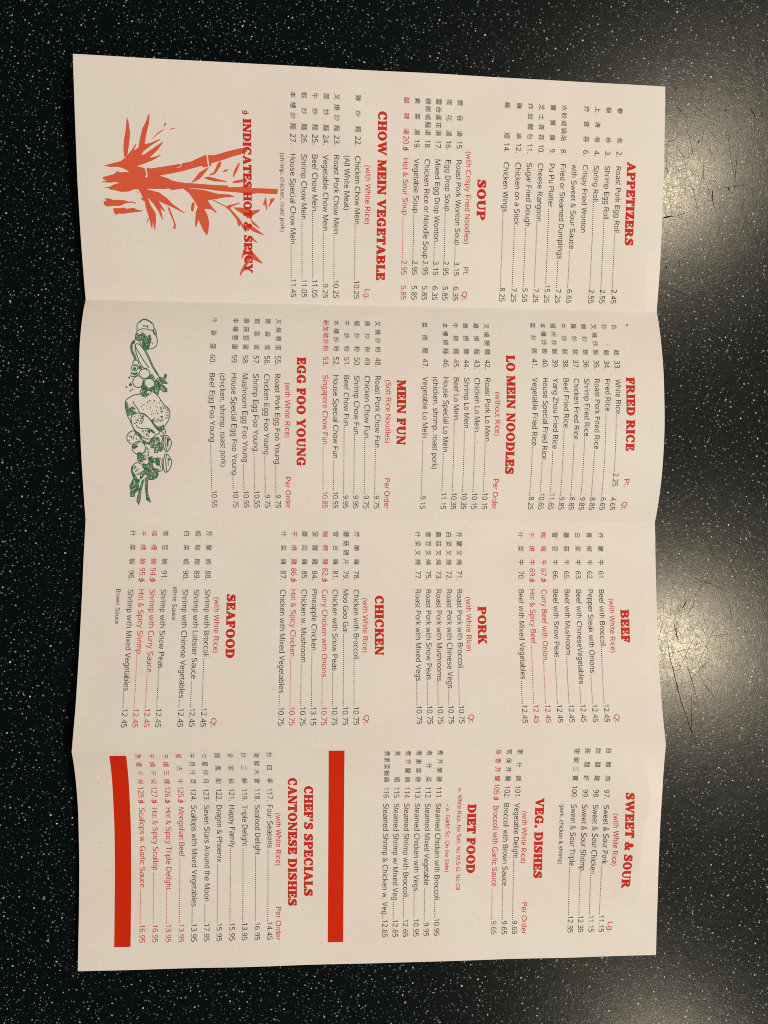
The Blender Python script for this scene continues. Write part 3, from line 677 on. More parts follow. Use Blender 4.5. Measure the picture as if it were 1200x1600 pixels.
FOOD_FILL = [[[122.42,250.92],[122.39,249.58],[123.07,249.68],[122.92,250.73]],[[122.55,249.27],[122.19,248.55],[123.71,248.29],[123.56,249.05]],[[126.65,253.16],[127.26,251.63],[126.25,250.51],[127.21,249.56],[128.81,248.28],[127.17,247.78],[127.81,247.0],[129.42,247.06],[129.09,246.48],[131.34,246.97],[132.61,247.22],[134.5,247.73],[134.84,248.91],[133.3,250.0],[130.95,250.85],[129.83,250.75],[129.65,249.87],[129.33,250.18],[129.51,250.98],[130.48,251.46],[129.56,252.99],[129.42,254.04],[127.31,253.56]],[[130.75,249.31],[131.09,250.1],[130.94,250.55],[133.3,250.0],[133.89,248.35]],[[131.85,255.84],[130.88,254.85],[130.54,253.98],[131.82,254.36],[132.15,254.94],[133.41,255.33],[135.89,254.64],[137.42,253.71],[139.55,253.06],[139.57,253.95],[137.44,254.74],[134.99,255.71]],[[143.54,254.61],[142.92,253.73],[143.81,253.13],[144.73,253.56],[144.44,254.3]],[[145.66,255.17],[145.94,253.99],[145.32,252.52],[146.53,252.8],[147.0,253.98],[146.56,254.87]],[[142.58,252.11],[142.11,251.38],[143.31,250.47],[144.22,250.76],[144.09,251.94]],[[149.48,249.83],[149.17,248.88],[150.97,249.17],[152.45,248.05],[153.03,246.86],[151.8,245.08],[153.3,244.79],[154.22,246.28],[153.66,248.64],[153.99,250.42],[152.49,250.71]],[[149.39,244.5],[147.54,242.14],[148.12,240.35],[145.99,239.78],[146.58,238.88],[148.4,239.31],[148.88,240.94],[149.31,239.45],[150.64,238.56],[150.68,240.64],[150.25,242.12],[150.85,241.82],[151.72,240.04],[153.2,238.71],[154.4,238.71],[154.72,240.34],[153.54,241.53],[153.86,242.42],[155.96,242.87],[155.68,243.91],[154.2,245.09],[152.39,244.49]],[[146.72,246.59],[146.4,245.7],[148.19,244.5],[149.1,245.09],[148.53,246.57],[147.94,247.47]],[[148.08,255.89],[148.48,256.05],[148.58,256.43],[148.31,256.73],[147.88,256.73],[147.61,256.44],[147.7,256.06]],[[152.54,257.13],[152.93,257.3],[153.03,257.67],[152.77,257.97],[152.34,257.97],[152.07,257.67],[152.16,257.29]],[[153.6,254.33],[153.94,254.47],[154.02,254.8],[153.8,255.06],[153.43,255.06],[153.19,254.79],[153.27,254.47]],[[154.21,255.33],[154.58,255.49],[154.67,255.84],[154.43,256.12],[154.03,256.12],[153.77,255.84],[153.86,255.49]],[[151.39,256.48],[150.48,255.89],[150.77,255.29],[152.11,254.85],[151.99,256.33]],[[155.49,251.02],[154.28,249.83],[154.4,248.05],[155.15,248.5],[155.73,247.17],[156.33,247.47],[156.49,248.07],[157.25,248.67],[156.68,250.44]],[[159.18,258.16],[159.62,257.43],[161.25,256.72],[161.55,257.17],[162.74,256.3],[161.53,255.24],[162.4,253.77],[163.0,253.64],[162.72,255.11],[163.61,254.69],[164.18,253.21],[165.71,255.32],[164.83,256.49],[166.02,256.22],[166.03,257.26],[163.06,257.93]],[[172.21,248.34],[172.48,246.26],[173.97,244.81],[174.12,245.41],[173.09,246.87],[174.3,247.2],[173.7,247.78]],[[176.08,245.16],[175.75,243.36],[177.25,242.5],[177.86,243.12],[177.27,244.3],[177.6,246.1],[178.22,247.61],[177.31,246.99]],[[167.68,246.15],[167.52,245.25],[169.17,245.29],[170.35,244.12],[170.93,242.35],[170.0,240.54],[172.41,240.59],[172.72,241.79],[170.95,244.14],[169.17,245.59]],[[173.48,254.04],[173.76,252.26],[174.95,251.1],[176.75,250.85],[175.56,252.31],[174.68,253.62]],[[180.13,255.59],[179.5,253.33],[180.4,252.76],[181.63,254.6],[181.04,255.48]],[[176.76,251.15],[178.53,247.92],[177.6,246.1],[177.88,244.61],[179.1,245.55],[179.38,243.76],[177.86,242.52],[180.26,241.39],[182.7,242.06],[182.1,243.24],[183.32,243.88],[183.04,245.37],[180.91,245.01],[180.94,247.1],[179.72,246.46],[179.13,247.94],[179.15,249.73]],[[183.43,253.32],[182.96,251.96],[184.01,250.8],[185.83,250.27],[187.67,250.94],[187.69,252.74],[186.48,253.44]],[[185.19,247.54],[184.87,246.33],[186.39,246.09],[185.78,245.47],[185.44,243.05],[186.97,243.41],[188.8,242.87],[189.43,244.09],[187.6,245.23],[188.23,246.45],[190.37,245.93],[191.26,243.26],[192.19,244.2],[193.42,243.65],[195.28,244.62],[196.23,246.78],[195.94,248.57],[194.09,249.09],[193.48,249.97],[191.63,249.59],[190.12,251.03],[188.28,250.66],[188.87,248.88],[187.63,247.93]],[[175.7,239.17],[176.89,237.71],[177.81,238.48],[179.62,238.53],[180.54,239.0],[179.03,239.41]],[[185.4,239.15],[186.3,237.67],[186.92,238.75],[189.68,238.84],[188.76,239.2]],[[190.17,256.29],[189.55,255.36],[192.01,255.77],[194.15,254.51],[195.99,253.69],[196.31,255.22],[193.55,256.14]],[[192.58,252.04],[191.64,250.5],[193.79,250.29],[195.66,251.87],[195.36,252.46]],[[196.01,255.8],[196.29,253.41],[196.59,252.52],[197.84,253.33],[199.39,253.25],[200.95,252.73],[201.9,254.29],[202.53,255.22],[204.41,255.48],[204.43,257.44],[202.24,257.32],[201.3,256.97],[199.43,257.63]],[[196.27,251.3],[195.96,250.53],[198.75,251.41],[201.56,252.16],[205.02,252.64],[208.5,253.74],[206.29,254.67],[200.95,253.03],[198.76,252.32]],[[195.33,250.05],[194.7,248.52],[197.8,248.96],[202.47,249.18],[207.19,247.91],[205.94,249.96],[199.36,250.24]],[[158.71,246.64],[158.61,246.24],[159.04,246.18],[159.09,246.53]],[[158.46,247.22],[158.36,246.82],[158.78,246.75],[158.83,247.1]],[[163.61,241.91],[163.48,241.39],[164.03,241.31],[164.09,241.77]],[[161.84,246.76],[161.75,246.4],[162.13,246.34],[162.18,246.66]],[[158.76,247.06],[158.67,246.72],[159.04,246.66],[159.08,246.96]],[[163.81,241.85],[163.67,241.32],[164.24,241.24],[164.31,241.7]],[[159.31,242.61],[159.22,242.24],[159.61,242.18],[159.66,242.5]],[[163.13,244.0],[163.0,243.45],[163.58,243.36],[163.65,243.84]],[[158.5,242.09],[158.38,241.62],[158.88,241.54],[158.94,241.96]],[[161.58,243.53],[161.5,243.2],[161.85,243.14],[161.89,243.44]],[[158.53,245.05],[158.38,244.48],[158.99,244.38],[159.07,244.89]],[[161.85,242.17],[161.75,241.8],[162.15,241.74],[162.19,242.07]],[[161.96,241.97],[161.82,241.42],[162.41,241.33],[162.48,241.82]],[[161.55,242.31],[161.45,241.91],[161.88,241.84],[161.94,242.2]],[[161.05,244.04],[160.97,243.71],[161.32,243.66],[161.36,243.95]],[[163.83,246.15],[163.76,245.87],[164.07,245.82],[164.11,246.07]],[[162.5,248.02],[162.41,247.66],[162.79,247.6],[162.84,247.92]],[[161.33,244.53],[161.23,244.15],[161.64,244.09],[161.69,244.43]],[[159.29,241.22],[159.19,240.82],[159.62,240.75],[159.67,241.11]],[[162.53,246.91],[162.44,246.54],[162.82,246.49],[162.87,246.81]],[[163.33,245.83],[163.23,245.46],[163.63,245.4],[163.68,245.73]],[[164.46,244.37],[164.39,244.06],[164.71,244.01],[164.75,244.28]],[[159.59,247.96],[159.46,247.45],[160.01,247.36],[160.08,247.82]],[[159.64,243.94],[159.55,243.56],[159.95,243.5],[160.0,243.83]],[[161.31,247.02],[161.24,246.74],[161.54,246.69],[161.58,246.94]],[[164.29,243.53],[164.15,242.95],[164.76,242.86],[164.84,243.37]],[[164.85,243.1],[164.78,242.82],[165.08,242.77],[165.12,243.02]],[[164.86,246.42],[164.73,245.9],[165.28,245.82],[165.35,246.28]],[[164.7,245.52],[164.58,245.05],[165.08,244.98],[165.14,245.39]],[[160.04,242.47],[159.95,242.14],[160.31,242.08],[160.35,242.38]],[[158.93,245.16],[158.83,244.76],[159.25,244.7],[159.3,245.05]],[[160.32,241.41],[160.25,241.14],[160.54,241.09],[160.58,241.34]],[[159.17,248.08],[159.03,247.56],[159.59,247.47],[159.66,247.93]],[[160.07,245.7],[160.0,245.39],[160.32,245.34],[160.36,245.61]],[[161.08,248.37],[160.99,248.03],[161.35,247.98],[161.4,248.27]],[[160.02,251.09],[159.94,250.76],[160.29,250.71],[160.33,250.99]],[[160.29,249.23],[160.22,248.95],[160.52,248.9],[160.56,249.15]],[[160.49,249.97],[160.34,249.38],[160.97,249.28],[161.05,249.8]],[[161.37,251.03],[161.24,250.51],[161.79,250.43],[161.86,250.88]],[[162.76,250.15],[162.65,249.72],[163.1,249.65],[163.16,250.03]],[[154.61,249.52],[154.54,249.23],[154.84,249.18],[154.88,249.43]],[[154.21,248.88],[154.07,248.32],[154.66,248.23],[154.73,248.72]],[[154.72,246.9],[154.65,246.62],[154.95,246.57],[154.99,246.82]],[[154.29,249.49],[154.2,249.15],[154.56,249.1],[154.61,249.39]],[[155.42,249.59],[155.34,249.27],[155.68,249.22],[155.72,249.5]],[[155.49,250.47],[155.38,250.01],[155.86,249.94],[155.92,250.34]],[[154.45,246.35],[154.3,245.79],[154.9,245.69],[154.97,246.19]],[[155.18,247.82],[155.05,247.31],[155.6,247.22],[155.66,247.67]],[[154.0,248.43],[153.91,248.09],[154.28,248.03],[154.32,248.33]],[[155.34,246.88],[155.2,246.31],[155.8,246.22],[155.88,246.71]],[[165.36,251.46],[165.22,250.93],[165.78,250.84],[165.85,251.31]],[[165.56,250.32],[165.45,249.88],[165.92,249.81],[165.98,250.2]],[[165.43,250.22],[165.34,249.86],[165.73,249.81],[165.77,250.13]],[[165.77,249.24],[165.69,248.94],[166.01,248.89],[166.05,249.16]],[[165.7,249.18],[165.58,248.69],[166.1,248.61],[166.16,249.04]],[[165.73,252.38],[165.66,252.06],[165.99,252.02],[166.03,252.29]],[[167.7,240.83],[167.63,240.54],[167.94,240.49],[167.98,240.75]],[[167.61,245.22],[167.5,244.77],[167.98,244.7],[168.04,245.1]],[[168.48,242.07],[168.4,241.72],[168.76,241.67],[168.81,241.97]],[[168.54,246.02],[168.47,245.74],[168.77,245.69],[168.81,245.94]],[[165.97,241.44],[165.84,240.9],[166.41,240.82],[166.48,241.29]],[[168.29,241.93],[168.18,241.48],[168.66,241.41],[168.72,241.81]],[[166.25,241.4],[166.12,240.91],[166.64,240.84],[166.71,241.27]],[[168.34,244.4],[168.21,243.88],[168.77,243.8],[168.84,244.26]],[[167.32,243.49],[167.25,243.2],[167.55,243.16],[167.59,243.41]],[[167.51,245.92],[167.4,245.49],[167.85,245.42],[167.91,245.8]],[[167.53,241.4],[167.45,241.08],[167.78,241.03],[167.83,241.31]],[[168.0,244.18],[167.89,243.73],[168.36,243.66],[168.41,244.05]],[[168.2,246.12],[168.06,245.58],[168.64,245.5],[168.71,245.98]],[[167.36,245.62],[167.26,245.23],[167.68,245.17],[167.73,245.51]],[[166.63,241.82],[166.54,241.47],[166.91,241.41],[166.96,241.72]],[[168.63,243.44],[168.56,243.14],[168.88,243.09],[168.92,243.36]],[[167.54,245.56],[167.4,245.01],[167.99,244.92],[168.06,245.41]],[[166.95,243.41],[166.81,242.87],[167.39,242.78],[167.47,243.26]],[[165.83,241.98],[165.69,241.43],[166.28,241.34],[166.35,241.83]],[[166.58,245.1],[166.45,244.56],[167.02,244.47],[167.09,244.95]],[[168.12,243.79],[168.04,243.46],[168.39,243.41],[168.43,243.7]],[[166.23,241.33],[166.15,241.01],[166.49,240.96],[166.53,241.24]],[[166.82,252.22],[166.71,251.77],[167.19,251.7],[167.24,252.1]],[[168.31,250.32],[168.24,250.05],[168.53,250.01],[168.57,250.25]],[[167.64,253.04],[167.54,252.61],[167.99,252.54],[168.05,252.92]],[[167.43,251.16],[167.35,250.86],[167.67,250.81],[167.71,251.08]],[[168.84,253.34],[168.74,252.95],[169.16,252.89],[169.21,253.23]],[[169.32,251.08],[169.2,250.6],[169.7,250.53],[169.76,250.95]],[[167.89,251.39],[167.8,251.01],[168.2,250.95],[168.24,251.28]],[[167.26,250.43],[167.12,249.87],[167.72,249.78],[167.79,250.28]],[[168.87,253.15],[168.74,252.63],[169.29,252.55],[169.36,253.01]],[[167.26,251.62],[167.18,251.31],[167.52,251.26],[167.56,251.54]],[[166.89,251.01],[166.76,250.52],[167.28,250.45],[167.34,250.88]],[[165.89,253.73],[165.81,253.41],[166.15,253.36],[166.19,253.65]],[[166.14,250.87],[166.0,250.31],[166.59,250.22],[166.67,250.72]],[[167.78,252.75],[167.68,252.36],[168.09,252.3],[168.14,252.64]],[[165.88,251.61],[165.78,251.21],[166.2,251.14],[166.26,251.5]],[[166.17,250.26],[166.05,249.77],[166.56,249.7],[166.62,250.12]],[[166.74,252.87],[166.67,252.59],[166.97,252.54],[167.01,252.79]],[[169.2,254.44],[169.06,253.9],[169.64,253.82],[169.71,254.3]],[[168.58,250.97],[168.44,250.39],[169.05,250.3],[169.13,250.81]],[[167.8,253.73],[167.7,253.3],[168.16,253.23],[168.21,253.61]],[[169.13,251.96],[169.0,251.44],[169.55,251.36],[169.61,251.82]],[[165.92,250.11],[165.8,249.62],[166.31,249.55],[166.37,249.98]],[[168.39,251.46],[168.27,250.99],[168.77,250.92],[168.83,251.33]],[[166.62,250.79],[166.48,250.21],[167.08,250.13],[167.16,250.63]],[[167.8,252.7],[167.66,252.14],[168.26,252.05],[168.33,252.55]],[[166.73,251.23],[166.65,250.88],[167.01,250.82],[167.06,251.13]],[[167.91,253.08],[167.76,252.48],[168.39,252.39],[168.46,252.91]],[[167.05,250.39],[166.95,249.99],[167.38,249.93],[167.43,250.28]],[[166.61,250.75],[166.5,250.34],[166.93,250.28],[166.99,250.64]],[[166.25,254.35],[166.14,253.9],[166.61,253.83],[166.67,254.23]],[[167.91,251.32],[167.81,250.93],[168.22,250.87],[168.27,251.22]],[[167.95,250.13],[167.87,249.81],[168.21,249.76],[168.25,250.05]],[[169.27,254.26],[169.13,253.67],[169.75,253.58],[169.83,254.1]],[[167.86,250.3],[167.76,249.93],[168.16,249.87],[168.21,250.2]],[[173.27,250.66],[173.18,250.31],[173.55,250.26],[173.59,250.56]],[[175.27,248.07],[175.14,247.54],[175.7,247.47],[175.77,247.93]],[[173.19,250.48],[173.1,250.11],[173.49,250.05],[173.54,250.38]],[[172.85,247.94],[172.72,247.41],[173.28,247.34],[173.35,247.8]],[[174.12,248.89],[173.97,248.3],[174.59,248.22],[174.67,248.73]],[[174.15,250.11],[174.07,249.78],[174.41,249.73],[174.45,250.02]],[[172.51,250.63],[172.41,250.26],[172.81,250.2],[172.86,250.53]],[[172.53,250.68],[172.38,250.09],[173.01,250.0],[173.09,250.52]],[[175.3,250.15],[175.17,249.65],[175.7,249.58],[175.77,250.02]],[[174.47,248.73],[174.33,248.15],[174.94,248.06],[175.02,248.57]],[[174.72,248.18],[174.61,247.72],[175.09,247.66],[175.15,248.06]],[[174.75,248.78],[174.63,248.33],[175.11,248.26],[175.17,248.66]],[[172.84,249.41],[172.7,248.87],[173.28,248.79],[173.35,249.27]],[[172.63,249.34],[172.55,249.01],[172.89,248.96],[172.94,249.25]],[[173.21,248.12],[173.11,247.72],[173.53,247.66],[173.59,248.01]],[[175.23,248.79],[175.13,248.41],[175.54,248.36],[175.59,248.69]],[[173.82,249.67],[173.75,249.38],[174.05,249.34],[174.09,249.59]],[[172.36,248.2],[172.22,247.61],[172.83,247.53],[172.91,248.04]],[[172.86,250.56],[172.72,250.01],[173.3,249.93],[173.37,250.42]],[[173.11,248.31],[173.0,247.86],[173.48,247.79],[173.54,248.19]],[[185.12,249.31],[185.04,248.97],[185.39,248.92],[185.44,249.22]],[[186.83,248.42],[186.7,247.92],[187.24,247.85],[187.31,248.29]],[[186.48,248.06],[186.38,247.66],[186.81,247.61],[186.86,247.96]],[[185.8,248.3],[185.68,247.83],[186.18,247.76],[186.24,248.18]],[[184.42,250.53],[184.27,249.95],[184.88,249.88],[184.96,250.38]],[[184.59,249.94],[184.45,249.37],[185.05,249.29],[185.12,249.79]],[[180.72,248.87],[180.6,248.39],[181.11,248.32],[181.17,248.75]],[[185.96,250.09],[185.84,249.6],[186.37,249.53],[186.43,249.97]],[[186.21,249.94],[186.09,249.46],[186.6,249.39],[186.66,249.82]],[[185.78,249.88],[185.64,249.31],[186.25,249.23],[186.32,249.73]],[[186.11,248.18],[185.98,247.69],[186.51,247.63],[186.57,248.06]],[[184.35,248.68],[184.23,248.23],[184.71,248.17],[184.77,248.56]],[[182.78,247.68],[182.7,247.37],[183.03,247.33],[183.07,247.6]],[[183.66,248.61],[183.55,248.16],[184.03,248.1],[184.09,248.5]],[[182.12,248.84],[182.04,248.5],[182.4,248.45],[182.44,248.75]],[[185.45,250.67],[185.31,250.1],[185.92,250.02],[185.99,250.52]],[[181.18,248.66],[181.04,248.07],[181.67,247.99],[181.74,248.51]],[[183.79,248.18],[183.72,247.9],[184.02,247.86],[184.05,248.11]],[[184.45,248.27],[184.33,247.79],[184.84,247.72],[184.9,248.14]],[[185.24,250.66],[185.17,250.37],[185.48,250.33],[185.52,250.58]],[[181.44,249.21],[181.34,248.81],[181.76,248.76],[181.81,249.11]],[[185.22,248.19],[185.09,247.65],[185.67,247.57],[185.74,248.05]],[[182.97,249.85],[182.85,249.37],[183.36,249.31],[183.42,249.72]],[[183.09,250.71],[182.94,250.12],[183.57,250.04],[183.65,250.56]],[[186.02,248.53],[185.93,248.16],[186.32,248.11],[186.37,248.43]],[[185.5,248.78],[185.38,248.27],[185.92,248.2],[185.98,248.65]],[[181.67,249.27],[181.6,248.99],[181.9,248.95],[181.94,249.2]],[[186.46,248.14],[186.37,247.78],[186.76,247.73],[186.81,248.05]],[[183.07,248.48],[182.95,248.0],[183.46,247.94],[183.52,248.36]],[[182.52,248.2],[182.4,247.73],[182.91,247.66],[182.97,248.08]],[[183.82,249.89],[183.75,249.61],[184.05,249.57],[184.09,249.82]],[[182.29,249.98],[182.15,249.41],[182.76,249.33],[182.83,249.84]],[[185.4,250.33],[185.32,250.02],[185.65,249.98],[185.68,250.25]],[[181.59,247.64],[181.51,247.33],[181.84,247.29],[181.88,247.56]],[[186.45,250.24],[186.32,249.75],[186.85,249.68],[186.91,250.12]],[[183.71,248.0],[183.63,247.69],[183.97,247.65],[184.01,247.92]],[[175.87,256.11],[175.72,255.52],[176.35,255.44],[176.43,255.96]],[[175.26,256.74],[175.12,256.19],[175.7,256.12],[175.77,256.6]],[[177.51,256.92],[177.42,256.55],[177.81,256.49],[177.86,256.82]],[[176.49,255.24],[176.35,254.67],[176.95,254.59],[177.02,255.09]],[[177.15,257.03],[177.07,256.7],[177.42,256.65],[177.47,256.94]],[[174.59,254.57],[174.46,254.05],[175.01,253.97],[175.08,254.43]],[[175.23,256.53],[175.16,256.25],[175.47,256.2],[175.5,256.46]],[[175.49,256.16],[175.34,255.57],[175.97,255.49],[176.04,256.01]],[[175.58,255.07],[175.43,254.48],[176.06,254.4],[176.14,254.92]],[[175.16,256.74],[175.01,256.16],[175.63,256.07],[175.71,256.59]],[[176.53,253.77],[176.38,253.18],[177.01,253.09],[177.09,253.61]],[[177.27,257.2],[177.14,256.7],[177.67,256.63],[177.74,257.07]],[[193.04,253.24],[192.96,252.93],[193.29,252.89],[193.33,253.16]],[[189.98,254.58],[189.87,254.15],[190.33,254.09],[190.39,254.48]],[[191.71,253.6],[191.61,253.2],[192.03,253.15],[192.08,253.5]],[[192.94,253.13],[192.81,252.6],[193.37,252.54],[193.44,253.0]],[[190.08,255.02],[189.99,254.67],[190.36,254.63],[190.41,254.94]],[[191.88,254.5],[191.8,254.15],[192.16,254.11],[192.2,254.41]],[[190.86,253.32],[190.76,252.93],[191.19,252.88],[191.24,253.22]],[[193.46,253.15],[193.38,252.81],[193.74,252.77],[193.79,253.07]],[[193.63,254.25],[193.54,253.9],[193.92,253.85],[193.96,254.16]],[[190.17,255.18],[190.04,254.63],[190.62,254.56],[190.69,255.04]],[[193.4,253.14],[193.29,252.7],[193.76,252.64],[193.82,253.03]],[[190.68,255.13],[190.55,254.62],[191.1,254.56],[191.16,255.01]],[[189.99,253.99],[189.89,253.58],[190.32,253.53],[190.37,253.88]],[[190.91,253.82],[190.8,253.4],[191.26,253.35],[191.31,253.72]],[[189.48,254.81],[189.35,254.28],[189.92,254.21],[189.99,254.68]],[[191.21,252.97],[191.13,252.65],[191.47,252.61],[191.51,252.89]],[[191.73,254.45],[191.59,253.88],[192.2,253.81],[192.27,254.31]],[[193.56,253.9],[193.44,253.45],[193.93,253.39],[193.99,253.79]],[[192.01,254.75],[191.9,254.28],[192.4,254.22],[192.46,254.63]],[[192.54,253.41],[192.47,253.12],[192.77,253.08],[192.81,253.34]],[[179.63,243.38],[179.55,243.06],[179.89,243.01],[179.93,243.29]],[[177.94,244.42],[177.85,244.05],[178.24,244.0],[178.29,244.32]],[[178.25,243.44],[178.13,242.95],[178.64,242.88],[178.7,243.31]],[[178.34,244.16],[178.22,243.66],[178.74,243.59],[178.8,244.03]],[[179.97,243.25],[179.82,242.67],[180.44,242.59],[180.51,243.1]],[[178.32,243.9],[178.21,243.45],[178.69,243.38],[178.75,243.78]],[[178.36,243.19],[178.22,242.63],[178.81,242.55],[178.88,243.04]],[[178.74,243.99],[178.66,243.68],[179.0,243.63],[179.04,243.91]]]
